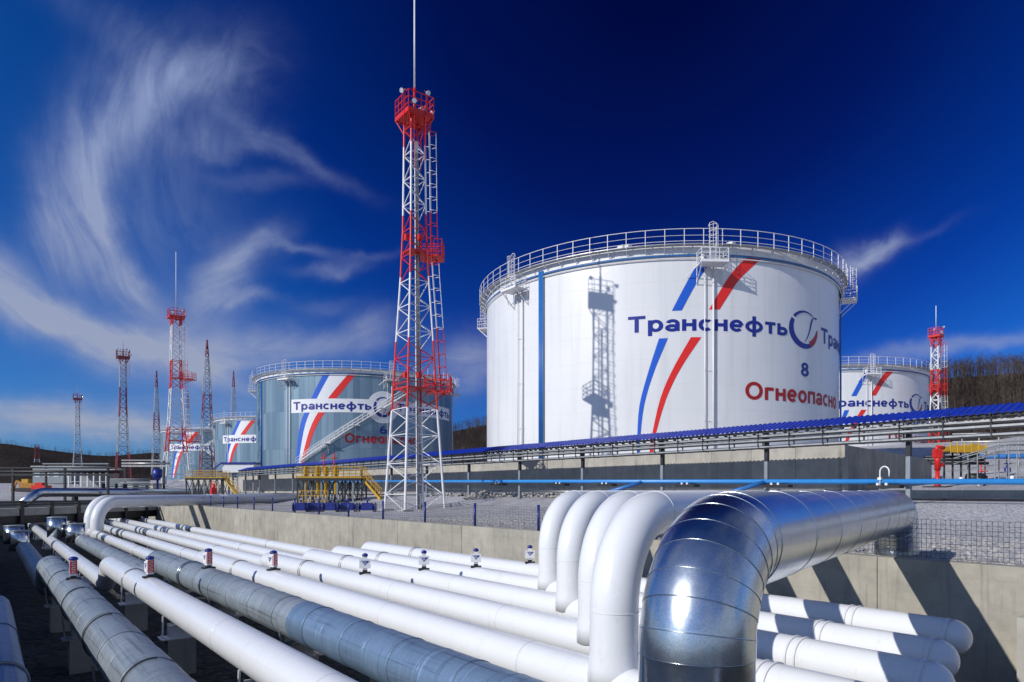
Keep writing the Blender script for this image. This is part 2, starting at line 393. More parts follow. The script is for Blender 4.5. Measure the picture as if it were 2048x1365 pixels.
def tank_mat(white):
    m, n, b = principled('tank_white_coating' if white else 'tank_grey_cladding')
    tc = n.new('ShaderNodeTexCoord').outputs['Object']
    sp = n.new('ShaderNodeSeparateXYZ'); n.l.new(tc, sp.inputs[0])
    ang = n.m('ARCTAN2', sp.outputs[1], sp.outputs[0]); s = n.m('MULTIPLY', ang, 20.0)
    if white:
        c = n.ramp(n.noise(n.comb(s, sp.outputs[2], 0.0), .12, 6, .6), [(.3, (.665, .68, .70)), (.7, (.725, .735, .745))])
        # weld seams of the plates
        row = n.m('FLOOR', n.m('DIVIDE', sp.outputs[2], 2.35))
        hs = n.m('LESS_THAN', n.m('FRACT', n.m('DIVIDE', sp.outputs[2], 2.35)), .02)
        vsm = n.m('LESS_THAN', n.m('FRACT', n.m('ADD', n.m('DIVIDE', s, 7.9), n.m('MULTIPLY', row, .37))), .006)
        seam = n.m('MAXIMUM', hs, vsm); grime = n.noise(n.comb(n.m('MULTIPLY', s, 1.2), n.m('MULTIPLY', sp.outputs[2], .05), 0.0), 1.0, 6, .6)
        c = n.mix(1.0, c, n.ramp(grime, [(.28, .88), (.5, 1.0)]), 'MULTIPLY')
        top_ = n.ramp(n.m('DIVIDE', sp.outputs[2], 22.0), [(.80, 0.0), (1.0, 1.0)]); run = n.ramp(n.noise(n.comb(n.m('MULTIPLY', s, 3.0), n.m('MULTIPLY', sp.outputs[2], .04), 3.0), 1.0, 5, .7), [(.56, 0.0), (.7, .35)])
        c = n.mix(n.m('MULTIPLY', top_, run), c, (.36, .33, .29)); c = n.mix(n.m('MULTIPLY', seam, .16), c, (.45, .46, .48))
        bh = n.m('ADD', n.m('MULTIPLY', seam, -.4), n.m('MULTIPLY', n.noise(n.comb(s, sp.outputs[2], 0.0), .35, 3, .5), 1.1))
        b.inputs['Roughness'].default_value = .36; dist = .05; b.inputs['Coat Weight'].default_value = .15
    else:
        col = n.m('FLOOR', n.m('DIVIDE', s, 1.15)); cell = n.m('FLOOR', n.m('DIVIDE', sp.outputs[2], 7.0))
        wn = n.new('ShaderNodeTexWhiteNoise', noise_dimensions='2D'); n.l.new(n.comb(col, cell, 0.0), wn.inputs[0])
        c = n.ramp(n.m('ADD', n.m('MULTIPLY', wn.outputs[0], .5), n.m('MULTIPLY', n.noise(n.comb(s, n.m('MULTIPLY', sp.outputs[2], .12), 0.0), .7, 5, .6), .5)),
                   [(.25, (.12, .20, .275)), (.75, (.235, .335, .415))])
        rib = n.m('ABSOLUTE', n.m('SUBTRACT', n.m('FRACT', n.m('DIVIDE', s, 1.15)), .5))
        seam = n.m('GREATER_THAN', rib, .47); c = n.mix(n.m('MULTIPLY', seam, .45), c, (.10, .13, .15))
        hs = n.m('LESS_THAN', n.m('FRACT', n.m('DIVIDE', sp.outputs[2], 7.0)), .012)
        c = n.mix(n.m('MULTIPLY', hs, .4), c, (.10, .13, .15))
        bh = n.m('MULTIPLY', n.m('SINE', n.m('MULTIPLY', s, 21.0)), .5); b.inputs['Roughness'].default_value = .38; dist = .03; b.inputs['Metallic'].default_value = .35
    n.put(b.inputs['Base Color'], c)
    bn = n.new('ShaderNodeBump'); bn.inputs['Strength'].default_value = .35; bn.inputs['Distance'].default_value = dist
    n.put(bn.inputs['Height'], bh); n.put(b.inputs['Normal'], bn.outputs[0]); return m
M['tank_white'] = tank_mat(True); M['tank_grey'] = tank_mat(False)

# ------------------------------------------------------------------ setting: ground, trench, hills
YW = 16.8; ZF = CZ-4.4; TX0, TX1 = -125.0, 8.0; YN = -0.9
def sstep(x, a, b):
    t = max(0.0, min(1.0, (x-a)/(b-a))); return t*t*(3-2*t)
def G(x, y):
    g = sstep(y, 25, 37)*1.05
    g += sstep(y, 39.3, 39.7)*.50*(1-sstep(-x, 20, 21))
    g += .05*max(0, min(y, 120)-41)*(1-sstep(-x, 20, 40)*.5)
    g += .10*max(0, min(y, 120)-60)*(1-sstep(-x, 60, 110))
    g += sstep(-x, 126, 200)*3.1
    d = -x*C_+y*S_; r = x*S_+y*C_
    return g
xs = sorted(set([-3000, -2000, -1400, -1000, -800, -650, -520, -430, -360, -300, -260, -230, -200, -185, -170, -155, -140, TX0, -115, -100, -90, -80, -70, -60, -50, -40, -30, -24, -21, -20.5, -20, -16, -12, -8, -4, 0, 4, TX1, 14, 25, 50, 100, 200, 400, 900, 2000, 3000]))
ys = sorted(set([-3000, -1500, -700, -300, -120, -50, -20, -8, YN, YW+.3, 19, 21, 23, 25, 27, 29, 31, 33, 35, 37, 38.5, 39.3, 39.4, 39.6, 39.7, 41, 44, 48, 54, 60, 70, 80, 95, 110, 120, 140, 170, 220, 300, 400, 560, 800, 1400, 3000]))
gm = MB()
for y in ys:
    for x in xs: gm.v.append(Vector((x, y, G(x, y))))
nx = len(xs)
for j in range(len(ys)-1):
    for i in range(nx-1):
        if xs[i] >= TX0 and xs[i+1] <= TX1 and ys[j] >= YN and ys[j+1] <= YW+.3: continue
        gm.f.append((j*nx+i, j*nx+i+1, (j+1)*nx+i+1, (j+1)*nx+i)); gm.m.append(0); gm.sm.append(False)
gm.build('ground', M['gravel'], kind='structure')
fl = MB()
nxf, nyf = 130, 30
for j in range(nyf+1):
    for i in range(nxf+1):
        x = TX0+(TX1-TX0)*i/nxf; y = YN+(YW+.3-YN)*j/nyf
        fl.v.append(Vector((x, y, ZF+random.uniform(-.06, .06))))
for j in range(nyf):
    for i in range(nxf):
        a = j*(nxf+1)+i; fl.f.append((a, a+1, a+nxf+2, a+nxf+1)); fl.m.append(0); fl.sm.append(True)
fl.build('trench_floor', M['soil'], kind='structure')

RIDGE = [(-900, 860, 520), (0, 886, 480), (74, 898, 480), (129, 905, 480), (203, 914, 480), (252, 910, 480), (300, 906, 480), (420, 908, 480), (560, 896, 470), (700, 880, 450),
         (903, 864, 400), (975, 850, 390), (1200, 825, 360), (1500, 793, 310), (1700, 772, 280), (1850, 762, 262), (2048, 748, 250), (2400, 735, 240), (3200, 725, 240)]
def ridge(px):
    for (a, ya, da), (b, yb, db) in zip(RIDGE[:-1], RIDGE[1:]):
        if a <= px <= b:
            t = (px-a)/(b-a); return ya+(yb-ya)*t, da+(db-da)*t
    return (RIDGE[0] if px < RIDGE[0][0] else RIDGE[-1])[1:]
def hill_pt(px, t):     # t 0 foot .. 1 ridge .. 2 far side
    yr, dr_ = ridge(px); top = (HY-yr)*dr_/F
    wob = 2.0*math.sin(px*.013+1)+1.2*math.sin(px*.041)+1.6*math.sin(px*.021+t*5)
    foot = .70 if px > 1300 else (.74 if px > 800 else .72)
    d = dr_*(foot+(1-foot)*t); pf = P(px, HY, d); g0 = G(pf.x, pf.y)-CZ
    if t <= 1: h = (g0-1.5)+(top-(g0-1.5))*sstep(t, -.05, 1.02)+wob*t*(1-t)*1.5
    else: h = top-(t-1)*top*.5
    return Vector((pf.x, pf.y, h+CZ))
hm = MB(); cols = list(range(-900, 3201, 40)); rows = [i/14 for i in range(15)]+[1.15, 1.5, 2.0, 3.0]
for px in cols:
    for t in rows: hm.v.append(hill_pt(px, t))
nr = len(rows)
for i in range(len(cols)-1):
    for j in range(nr-1):
        hm.f.append((i*nr+j, (i+1)*nr+j, (i+1)*nr+j+1, i*nr+j+1)); hm.m.append(0); hm.sm.append(True)
hm.build('hills', M['hill'], kind='structure')

def twig_tree(mb, b, h, n, rnd):
    lean = Vector((rnd.uniform(-.08, .08), rnd.uniform(-.08, .08), 1)).normalized()
    def blade(p, q, w):
        dpt = (q-p); s1 = dpt.cross(Vector((rnd.uniform(-1, 1), rnd.uniform(-1, 1), .2))).normalized()*w
        s2 = dpt.cross(s1).normalized()*w
        i = len(mb.v); mb.v += [p+s1, p-s1*.5+s2*.87, p-s1*.5-s2*.87, q]
        for f in ((0, 1, 3), (1, 2, 3), (2, 0, 3)): mb.f.append(tuple(i+k for k in f)); mb.m.append(0); mb.sm.append(False)
    blade(b, b+lean*h, h*.014)
    for k in range(n):
        t = rnd.uniform(.3, .92); p = b+lean*h*t; a = rnd.uniform(0, 6.28)
        L = h*rnd.uniform(.16, .36)*(1.25-t*.6); dv = Vector((math.cos(a)*.75, math.sin(a)*.75, rnd.uniform(.55, 1.1))).normalized()
        q = p+dv*L; blade(p, q, h*.006)
        for _ in range(2):
            m0 = p.lerp(q, rnd.uniform(.4, .8)); a2 = a+rnd.uniform(-1.2, 1.2)
            blade(m0, m0+Vector((math.cos(a2)*.6, math.sin(a2)*.6, rnd.uniform(.4, 1.0))).normalized()*L*.55, h*.004)
rt = random.Random(3)
wood = MB()
for _ in range(2300):
    px = rt.uniform(1640, 2160); t = rt.uniform(.0, 1.06)**.8
    b = hill_pt(px, t); twig_tree(wood, b-Vector((0, 0, .4)), rt.uniform(5.5, 8.5), 9, rt)
wood.build('bare_wood', M['bark'], kind='stuff', label='leafless brown wood covering the hill at the right')
wood2 = MB()
for _ in range(2600):
    px = rt.choice([rt.uniform(-80, 520), rt.uniform(880, 1000), rt.uniform(-80, 330)]); t = rt.uniform(0, 1.05)
    b = hill_pt(px, t); twig_tree(wood2, b-Vector((0, 0, .5)), rt.uniform(2.8, 4.6)+(2.2 if px > 800 else 0), 5, rt)
wood2.build('distant_wood', M['bark'], kind='stuff', label='dark leafless wood on the low far hills at the left')

# ------------------------------------------------------------------ retaining wall of the pipe trench
def panel_run(parent, p0, p1, z0, z1, th, L, m, jitter=.006, top=None):
    p0 = Vector(p0); p1 = Vector(p1); d = (p1-p0); n = max(1, round(d.length/L)); d.normalize(); LL = (p1-p0).length/n
    nrm = Vector((d.y, -d.x, 0)); mb = MB(); c = Vector((0, 0, 0)); hh = z1-z0
    g = .005; x = LL/2-g; b = .008
    pts = []
    for z in (0, hh):
        pts.append((z,))
    def P3(u, v, z): return d*u+nrm*v+Vector((0, 0, z))
    # chamfered front: outer face smaller than body
    mb.hexa([P3(-x, -th, 0), P3(x, -th, 0), P3(x, -.0, 0), P3(-x, -.0, 0), P3(-x, -th, hh), P3(x, -th, hh), P3(x, 0, hh-.01), P3(-x, 0, hh-.01)])
    mb.hexa([P3(-x+b, 0, b), P3(x-b, 0, b), P3(x-b, .012, b+.01), P3(-x+b, .012, b+.01), P3(-x+b, 0, hh-b), P3(x-b, 0, hh-b), P3(x-b, .012, hh-b-.01), P3(-x+b, .012, hh-b-.01)])
    me = None
    for k in range(n):
        pos = p0+d*(LL*(k+.5)); pos.z = z0; pos += nrm*random.uniform(-jitter, jitter)
        loc = pos-Vector(parent['_o'])
        if me is None:
            o = mb.build('panel', m); me = o; o['_o'] = parent['_o']; o.parent = parent; o.location = loc
        else: clone(me, loc, parent)
wl = thing('retaining_wall', 'long stained concrete wall along the far side of the pipe trench', 'wall', (-40, YW, 0))
panel_run(wl, (-110, YW, 0), (4, YW, 0), ZF-.2, .03, .32, 6.0, M['concrete'])
core = MB().box((-53, YW+.38, (ZF+.0)/2-.1), (114, .16, abs(ZF)+.1)); core.build('core', M['concrete'], wl)
nw = thing('near_wall', 'concrete wall on the camera side of the pipe trench', 'wall', (-20, YN, 0))
panel_run(nw, (6, YN+.3, 0), (-60, YN+.3, 0), ZF-.2, -.06, .32, 3.0, M['concrete'])
ew = MB().box((TX1+.1, (YW+YN)/2, ZF/2), (.3, YW-YN, -ZF)); tag(ew.build('end_wall', M['concrete'], None, (TX1, 8, 0)), 'concrete wall closing the pipe trench behind the camera', 'wall')
bt = MB().box((-4.75, YW-.35, (ZF-.9)/2), (.55, .5, -ZF-.9)); tag(bt.build('wall_buttress', M['concrete_pale'], None, (-4.75, YW-.35, ZF)), 'low pale concrete buttress against the trench wall at the right edge', 'wall')
# a blind wall at the left end of the trench
le = MB().box((TX0-.1, (YW+YN)/2, ZF/2), (.3, YW-YN, -ZF)); tag(le.build('far_end_wall', M['concrete'], None, (TX0, 8, 0)), 'concrete wall at the far left end of the pipe trench', 'wall')

# mesh fence on the wall
fn = thing('mesh_fence', 'low wire mesh fence with dark blue posts on the trench wall', 'fence', (-40, YW+.2, 0))
pm = MB(); pm.tube([(0, 0, -.05), (0, 0, .96)], .055, 10); pm.tube([(0, 0, .96), (0, 0, .99)], .06, 10)
post0 = None
posts_px = [1672]+[1077, 950, 850, 766, 697, 638, 590, 545, 508, 475, 447]
xs_p = [XY(p, YW+.2) for p in posts_px]
xs_p += [xs_p[0]+4.4, (xs_p[0]+xs_p[1])/2] + [xs_p[-1]-4.4*k for k in range(1, 5)]
for x in xs_p:
    if post0 is None:
        post0 = pm.build('post', M['darkblue']); post0.parent = fn; post0['_o'] = fn['_o']; post0.location = Vector((x, YW+.2, 0.03))-Vector(fn['_o'])
    else: clone(post0, Vector((x, YW+.2, .03))-Vector(fn['_o']), fn)
wm = MB(); x0, x1 = min(xs_p), 4.0
k = 0; x = x0
while x < x1:
    wm.beam((x, YW+.15, .08), (x, YW+.15, .93), .007); x += .10 if x > -30 else .2
for i in range(9):
    z = .08+.85*i/8
    wm.beam((x0, YW+.145, z), (x1, YW+.145, z), .008)
wm.build('wire_mesh', M['black'], fn)

# ------------------------------------------------------------------ trench pipelines
ZL = CZ-2.84; ZS = CZ-3.60
def xaxis_ring(mb, x, y, z, R, r=.02, w=None, m=0): mb.ring((x, y, z), (1, 0, 0), R, r, 40, 6, m, w)
def dome_cap(mb, c, axis, R, L, n=32, m=0, k=7):
    c = Vector(c); ax = Vector(axis).normalized()
    pts = [c+ax*L*math.sin(math.pi/2*i/k) for i in range(k+1)]; rs = [max(.004, R*math.cos(math.pi/2*i/k)) for i in range(k+1)]
    mb.tube(pts, rs, n, m)
def support(parent, x, y, zb, m_top, R):
    ped = MB().box((x, y, (ZF+zb-.35)/2-.05), (.55, .62, (zb-.35-ZF)+.1)); ped.build('pedestal', M['concrete_pale'], parent)
    s = MB(); s.box((x, y, zb-.34), (.5, .9, .03)); s.box((x, y, zb-.17), (.03, .5, .36)); s.box((x-.13, y, zb-.17), (.03, .5, .30)); s.box((x+.13, y, zb-.17), (.03, .5, .30))
    for sy in (-1, 1):
        s.beam((x-.2, y+sy*.36, zb-.32), (x+.2, y+sy*.36, zb-.32), .06, .05)
        s.beam((x, y+sy*R*1.02, zb+R*.55), (x, y+sy*.38, zb-.3), .035)
    s.build('support', m_top, parent)
def clamp(parent, x, y, z, R, m, gap=.16):
    for s_ in (-1, 1): c = MB(); xaxis_ring(c, x+s_*gap/2, y, z, R+.008, .016, .022); c.build('clamp_ring', m, parent)

LN = {  # name: (Y, r_big, r_small, px of the step up, right end X)
 2: (3.75, .36, .32, 216, 6.0), 4: (7.2, .35, .32, 400, -4.2), 5: (9.07, .35, .32, 528, -3.62),
 6: (11.0, .35, .32, 612, -4.5), 7: (12.7, .35, .32, 667, -5.08), 8: (14.9, .35, .32, 727, -5.68)}
labels = {2: 'thick white pipe nearest the camera, rising by a sloped elbow behind the second marker',
          4: 'white pipe that feeds the largest white gooseneck, running beside the grey clad pipe',
          5: 'white pipe in the trench under the third gooseneck from the left',
          6: 'white pipe in the trench under the second gooseneck from the left',
          7: 'white pipe in the trench under the leftmost gooseneck',
          8: 'white pipe nearest the concrete trench wall, its domed end at the right'}
NECK = {4: (1228, 7.2), 5: (1194, 9.07), 6: (1143, 11.0), 7: (1102, 12.7)}
CL = {2: [270], 4: [482], 5: [617, 1542], 6: [697, 1601], 7: [768, 1649], 8: [834, 1711]}
SMR = {4: [(196, 203), 278], 5: [(241, 251), 373], 6: [(287, 299), 436], 7: [(329, 342), 488], 8: [(371, 386), 541]}
for k, (Y, rb, rs, spx, xe) in LN.items():
    xs_ = XY(spx, Y); root = thing('white_pipeline', labels[k], 'pipe', (xs_, Y, ZF), 'white pipes lying in the trench')
    step = .62
    path = fillet([(-108, Y, ZS), (xs_-.35, Y, ZS), (xs_+step, Y, ZL), (xe, Y, ZL)], .55, 9)
    rad = [rs if p.z < ZS+.25 else rb for p in path]
    p = MB(); p.tube(path, rad, 40, caps=False); p.build('pipe_run', M['white'], root)
    if xe < 5:
        c = MB(); dome_cap(c, (xe-.002, Y, ZL), (1, 0, 0), rb, .34, 40); xaxis_ring(c, xe-.08, Y, ZL, rb+.001, .006); c.build('end_cap', M['white'], root)
    for cp in CL[k]:
        x = XY(cp, Y); clamp(root, x, Y, ZL, rb, M['pale_steel'] if cp < 1400 else M['white_steel']); support(root, x+.0, Y, ZL-rb, M['white_steel'], rb)
    for x in ([-14.5, -20.5] if k != 2 else [-6, -12, -18]): support(root, x+random.uniform(-.4, .4), Y, ZL-rb, M['white_steel'], rb)
    for x in (-36.5, -44, -52, -62, -74, -86): support(root, x+random.uniform(-.6, .6), Y, ZS-rs, M['white_steel'], rs)
    for x in (xs_+.95, xs_+2.6, xs_+8.4, -17.2 if k > 4 else -14, -12.2 if k > 4 else -9): wr = MB(); xaxis_ring(wr, x, Y, ZL, rb, .003); wr.build('weld_ring', M['pale_steel'], root)
    if k in SMR:
        (a, b), t = SMR[k]; 
        for q in ((a, b) if k > 4 else (b,)): r_ = MB(); xaxis_ring(r_, XY(q, Y), Y, ZS, rs+.004, .02, .35); r_.build('insulating_ring', M['rubber'], root)
        r_ = MB(); xaxis_ring(r_, XY(t, Y), Y, ZS, rs+.006, .012, .03); r_.build('joint_ring', M['pale_steel'], root)
    if k in NECK:
        npx, _ = NECK[k]; q = PY(npx, HY, Y); X = q.x; zt = CZ-.37
        RB = {4: 1.36, 5: 1.30, 6: 1.28, 7: 1.25}[k]; ye = {4: 19.2, 5: 19.5, 6: 19.8, 7: 20.1}[k]; L = (ye-Y)/NDIR.y
        e = Vector((X, Y, zt))+NDIR*L
        path = fillet([(X, Y, ZL+.02), (X, Y, zt), tuple(e), (e.x, e.y, -.1)], [RB, .8], 18)
        path = [path[0], path[0]+UP*.30, path[0]+UP*.42, path[0]+UP*.52]+path[1:]; g = MB(); g.tube(path, [.39, .375, .358, .35]+[.35]*(len(path)-4), 48, caps=True)
        g.build('gooseneck', M['white'], root)
        for (pp, ax_) in (((X, Y, zt-RB), UP), ((X, Y, ZL+.46), UP), (Vector((X, Y, zt))+NDIR*RB, NDIR)):
            g = MB(); g.ring(pp, ax_, .35, .007, 48); g.build('weld_ring', M['white_steel'], root)

# clad (galvanised) lines: sheets are separate sections
def clad_line(root, path, r, L, mats, n=36, seed=1, lap=.006, names='cladding_sheet', bead=True, flat=False):
    rnd = random.Random(seed); tot = plen(path); k = max(1, round(tot/L)); LL = tot/k
    for i in range(k):
        sp = subpath(path, i*LL, (i+1)*LL+.02 if i < k-1 else tot); rr = r+(i % 2)*lap+rnd.uniform(0, .003)
        mb = MB(); mb.tube(sp, rr, n, caps=(i in (0, k-1)), smooth=not flat)
        if bead:
            ax = (sp[-1]-sp[-2]).normalized(); mb.ring(sp[-1]-ax*.03, ax, rr+.002, .007, n, 6, 0, .010)
        mm = mats(i, k) if callable(mats) else mats
        mb.build(names, mm, root)
# L1 - thick grey clad pipe, bottom left
Y1 = 1.92; r1 = .43; x1s = XY(98, Y1)
root = thing('clad_pipeline', 'thick dull galvanised clad pipe running to the bottom left corner region', 'pipe', (x1s, Y1, ZF), 'metal clad pipes in the trench')
path = fillet([(-52, Y1, ZS), (x1s-.3, Y1, ZS), (x1s+.7, Y1, ZL), (6, Y1, ZL)], .6, 8)
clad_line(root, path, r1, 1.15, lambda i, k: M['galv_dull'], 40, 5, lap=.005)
for x in (-24.6, -20.0, -15.4, -11.0, -6.6):      # tightening bands, left open on the far side
    a0_, a1_ = R_(85), R_(225)
    pts = [Vector((x, Y1+math.cos(a)*(r1+.024), ZL+math.sin(a)*(r1+.024))) for a in [a0_+(a1_-a0_)*j/16 for j in range(17)]]
    st_ = MB(); st_.tube(pts, .013, 6); st_.build('tension_band', M['black'], root)
for x in (-8, -14, -20, -26): support(root, x, Y1, ZL-r1, M['pale_steel'], r1)
# L0 - clad pipe at the very left, its blue shade put into the sheet colour
root = thing('clad_pipeline', 'shaded galvanised pipe with faceted cladding at the lower left edge', 'pipe', (-19, .2, ZF), 'metal clad pipes in the trench')
path = fillet([(-21.5, .20, ZF-.1), (-21.5, .20, ZL), (6, .20, ZL)], .6, 8)
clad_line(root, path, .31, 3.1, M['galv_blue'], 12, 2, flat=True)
clamp(root, -12.6, .20, ZL, .32, M['grey_steel'], .1)
for x in (-8.5, -10.8, -13.2): support(root, x, .24, ZL-.36, M['pale_steel'], .36)
bk = MB()
for x in (-8.3, -9.4, -11.4): bk.box((x, .85, ZL-.55), (.35, .3, .34))
bk.build('side_bracket', M['galv'], root)
# L3 - clad pipe with the big polished gooseneck
Y3 = 5.5; r3 = .44; x3s = XY(309, Y3)
root = thing('clad_pipeline', 'galvanised clad pipe that ends in the big polished gooseneck at the right', 'pipe', (x3s, Y3, ZF), 'metal clad pipes in the trench')
path = fillet([(-58, Y3, ZS), (x3s-.3, Y3, ZS), (x3s+.7, Y3, ZL), (-2.6, Y3, ZL)], .6, 8)
xblue = XY(606, Y3); tot = plen(path)
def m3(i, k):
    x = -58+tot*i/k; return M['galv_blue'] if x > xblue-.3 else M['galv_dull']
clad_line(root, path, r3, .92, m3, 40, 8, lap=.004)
clamp(root, XY(385, Y3), Y3, ZL, r3+.02, M['galv'], .22)
for x in (-9, -15, -21, -27): support(root, x, Y3, ZL-r3, M['pale_steel'], r3)
G0 = PY(1392, HY, 4.87); GR = .485; zt = CZ-.505
E3 = Vector((-7.97, 17.7, zt))
gd = (E3-Vector((G0.x, G0.y, zt))).normalized()
path = fillet([(G0.x, G0.y, ZL), (G0.x, G0.y, zt), tuple(E3), (E3.x, E3.y, -.1)], [.90, .98], 20)
nk = []
Ltot = plen(path); s = 0; v_ = (zt-ZL)-.90; el1 = .90*math.pi/2; el2 = .98*math.pi/2; run = Ltot-v_-el1-el2-(zt+.1-.98)
cuts = [0]
for L_, n_ in ((v_, max(1, round(v_/.30))), (el1, 8), (run, round(run/1.5)), (el2, 6), (zt+.1-.98, 1)):
    for i in range(n_): cuts.append(cuts[-1]+L_/n_)
rnd = random.Random(11)
for i, (a, b) in enumerate(zip(cuts[:-1], cuts[1:])):
    sp = subpath(path, a, min(b+.015, Ltot-1e-4)); rr = GR+(i % 2)*.004+rnd.uniform(0, .002)
    mb = MB(); mb.tube(sp, rr, 56, caps=False)
    ax = (sp[-1]-sp[-2]).normalized(); mb.ring(sp[-1]-ax*.02, ax, rr+.0, .005, 56, 6, 0, .005)
    mb.build('gooseneck_sheet', M['galv'], root)
sm = MB(); bx = Vector((0, 0, 1)).cross(gd)
sm.build('seam', M['galv'], root) if sm.v else None

# short galvanised risers at the far left of the trench
for (px, y0, y1, Yd, rad, lab) in ((38, 1102, 1062, 1.9, .52, 'short galvanised riser at the left edge above the shaded clad pipe'), (28, 1088, 1052, 1.2, .5, 'short galvanised riser at the far left edge, partly behind another one'),
                                   (114, 1075, 1035, 5.6, .62, 'short galvanised riser further back beside the far white elbow'), (151, 1085, 1048, 5.5, .62, 'short galvanised riser just left of the tall white bend')):
    d = 44 if px < 60 else 50
    a = P(px, y0, d); b = P(px, y1, d); rr = 17*d/F
    t = thing('galvanised_riser', lab, 'pipe', tuple(a), 'short galvanised risers')
    mb = MB(); mb.tube([a, b], rr, 28, caps=True); mb.build('sleeve', M['galv'], t)
    mb = MB(); mb.ring(b, UP, rr, .03, 28); mb.tube([b, b+Vector((0, 0, .04))], rr*.9, 28); mb.build('lid', M['galv_dull'], t)

# tall white bends that leave the trench at the left
def bend_line(px, d, px2, d2, hc, rad, lab):
    a = P(px, HY, d); b = P(px2, HY, d2); z = CZ+hc
    t = thing('white_pipe_bend', lab, 'pipe', (a.x, a.y, ZF), 'white bends rising out of the trench')
    path = fillet([(a.x, a.y, ZF-.1), (a.x, a.y, z), (b.x, b.y, z)], 1.7, 14)
    mb = MB(); mb.tube(path, rad, 36, caps=True); mb.build('pipe_run', M['white'], t)
    mb = MB()
    for q in (.42, .435, .93):
        s_ = subpath(path, 0, plen(path)*q); ax = (s_[-1]-s_[-2]).normalized(); mb.ring(s_[-1], ax, rad+.004, .02, 30)
    mb.build('joint_ring', M['white_steel'], t)
    return t, a, b, z
t, a, b, z = bend_line(194, 57, 676, 97, -1.03, .50, 'white pipe that bends out of the trench and crosses above the wall')
mb = MB(); q = P(627, 995, 88); dome_cap(mb, q, -FWD, .32, .3, 24); mb.build('valve_dome', M['white_steel'], t)
sp_ = MB(); q = P(405, 1014, 74); sp_.box((q.x, q.y, q.z), (1.6, .5, .12), 0, (RIGHT, FWD)); 
for s_ in (-.5, .5): sp_.beam(q+RIGHT*s_, Vector((q.x, q.y, -.4))+RIGHT*s_, .16)
sp_.build('support', M['black'], t)
bend_line(181, 60, 640, 100, -.98, .50, 'second white bend close behind the first one at the left')
# far shiny pipe behind
a = P(46, 997, 92); b = P(76, 985, 95); c = P(420, 986, 112)
t = thing('shiny_far_pipe', 'shiny galvanised pipe lying low behind the trench at the left', 'pipe', tuple(a))
mb = MB(); mb.tube(fillet([a+Vector((0, 0, -.8)), b, c], 1.8, 8), .62, 24); mb.build('pipe_run', M['galv'], t)
mb = MB(); 
for px in (150, 230, 310, 390): q = P(px, 990, 96+16*(px-76)/344); mb.box((q.x, q.y, q.z-.5), (.4, .9, 1.0), 0, (RIGHT, FWD))
mb.build('support', M['black'], t)

# ------------------------------------------------------------------ pipe markers
def marker(px, Y, R, yaw, style, lab, zc=ZL, h=.42):
    x = XY(px, Y); base = Vector((x, Y, zc+R-.02))
    t = thing('pipe_marker', lab, 'marker', tuple(base), 'markers standing on the trench pipes')
    c, s = math.cos(yaw), math.sin(yaw); ax = (Vector((c, s, 0)), Vector((-s, c, 0)))      # ax0 = plate normal, ax1 = sideways
    b = MB(); b.box(base+Vector((0, 0, .02)), (.26, .34, .05), 0, ax); b.box(base+Vector((0, 0, .07)), (.14, .14, .1), 0, ax); b.build('foot', M['black'], t)
    w = .17 if style else .13
    b = MB(); b.box(base+Vector((0, 0, .1+h/2)), (w, w, h), 0, ax); col_ = b.build('column', M['white_steel'], t)
    top = base+Vector((0, 0, .1+h)); b = MB()
    b.tube([top, top+Vector((0, 0, .05)), top+Vector((0, 0, .08)), top+Vector((0, 0, .10))], [w*.66, w*.68, w*.5, .01], 16); b.build('cap', M['darkblue'], col_)
    if style:      # red strip with white characters on the face
        f = base+ax[0]*(w/2+.006)+Vector((0, 0, .12+h/2)); b = MB(); b.box(f, (.01, w*.92, h*.84), 0, ax); o = b.build('red_strip', M['stripe_red'], t)
        b = MB(); rn = random.Random(int(px))
        for i in range(7):
            zz = -h*.36+h*.72*i/6; b.box(f+ax[0]*.008+Vector((0, 0, zz)), (.006, w*.5, h*.035), 0, ax); b.box(f+ax[0]*.008+ax[1]*w*.2*(1 if i % 2 else -1)+Vector((0, 0, zz+h*.03)), (.006, w*.13, h*.06), 0, ax)
        b.build('lettering', M['plate_white'], o)
        f = base-ax[1]*(w/2+.012)-ax[0]*.05+Vector((0, 0, .14+h*.42)); pn = -ax[1]; pr = ax[0]; pw, ph = .22, .30
    else:
        f = base+ax[0]*(w/2+.02)+Vector((0, 0, .12+h*.45)); pn = ax[0]; pr = Vector((-s, c, 0)); pw, ph = .33, .28
    b = MB(); b.box(f, (pw, .012, ph), 0, (pr, pn)); pl_ = b.build('plate', M['plate_white'], t)
    e = MB(); g = f+pn*.010      # winged emblem
    for (u0, v0, u1, v1, wd) in ((-.36, .28, .36, .28, .035), (-.2, .16, .3, .2, .045), (-.2, .16, 0, -.05, .05), (0, -.05, .3, .2, .05), (-.08, -.16, .1, 0, .04)):
        e.beam(g+pr*u0*pw+UP*v0*ph, g+pr*u1*pw+UP*v1*ph, .006, wd*.4, 0, UP)
    e.build('emblem', M['letter_blue'], pl_)
    return t
tocam = lambda px, Y: math.atan2(-Y, -XY(px, Y))
mk = [(147, Y1, r1, 1, .02, 'marker with red strip on the thick grey clad pipe at the left'), (300, 3.75, .36, 1, .30, 'marker with red strip on the thick white pipe, second from the left'),
      (417, Y3, r3, 1, .42, 'marker with red strip on the grey clad pipe, third from the left'), (547, 7.2, .35, 1, .75, 'marker with narrow red edge on a white pipe, fourth from the left'),
      (730, 9.07, .35, 0, 0, 'white plate marker, leftmost of the four near the goosenecks'), (848, 11.0, .35, 0, 0, 'white plate marker, second of the four near the goosenecks'),
      (952, 12.7, .35, 0, 0, 'white plate marker, third of the four near the goosenecks'), (1060, 14.9, .35, 0, 0, 'white plate marker right beside the leftmost gooseneck')]
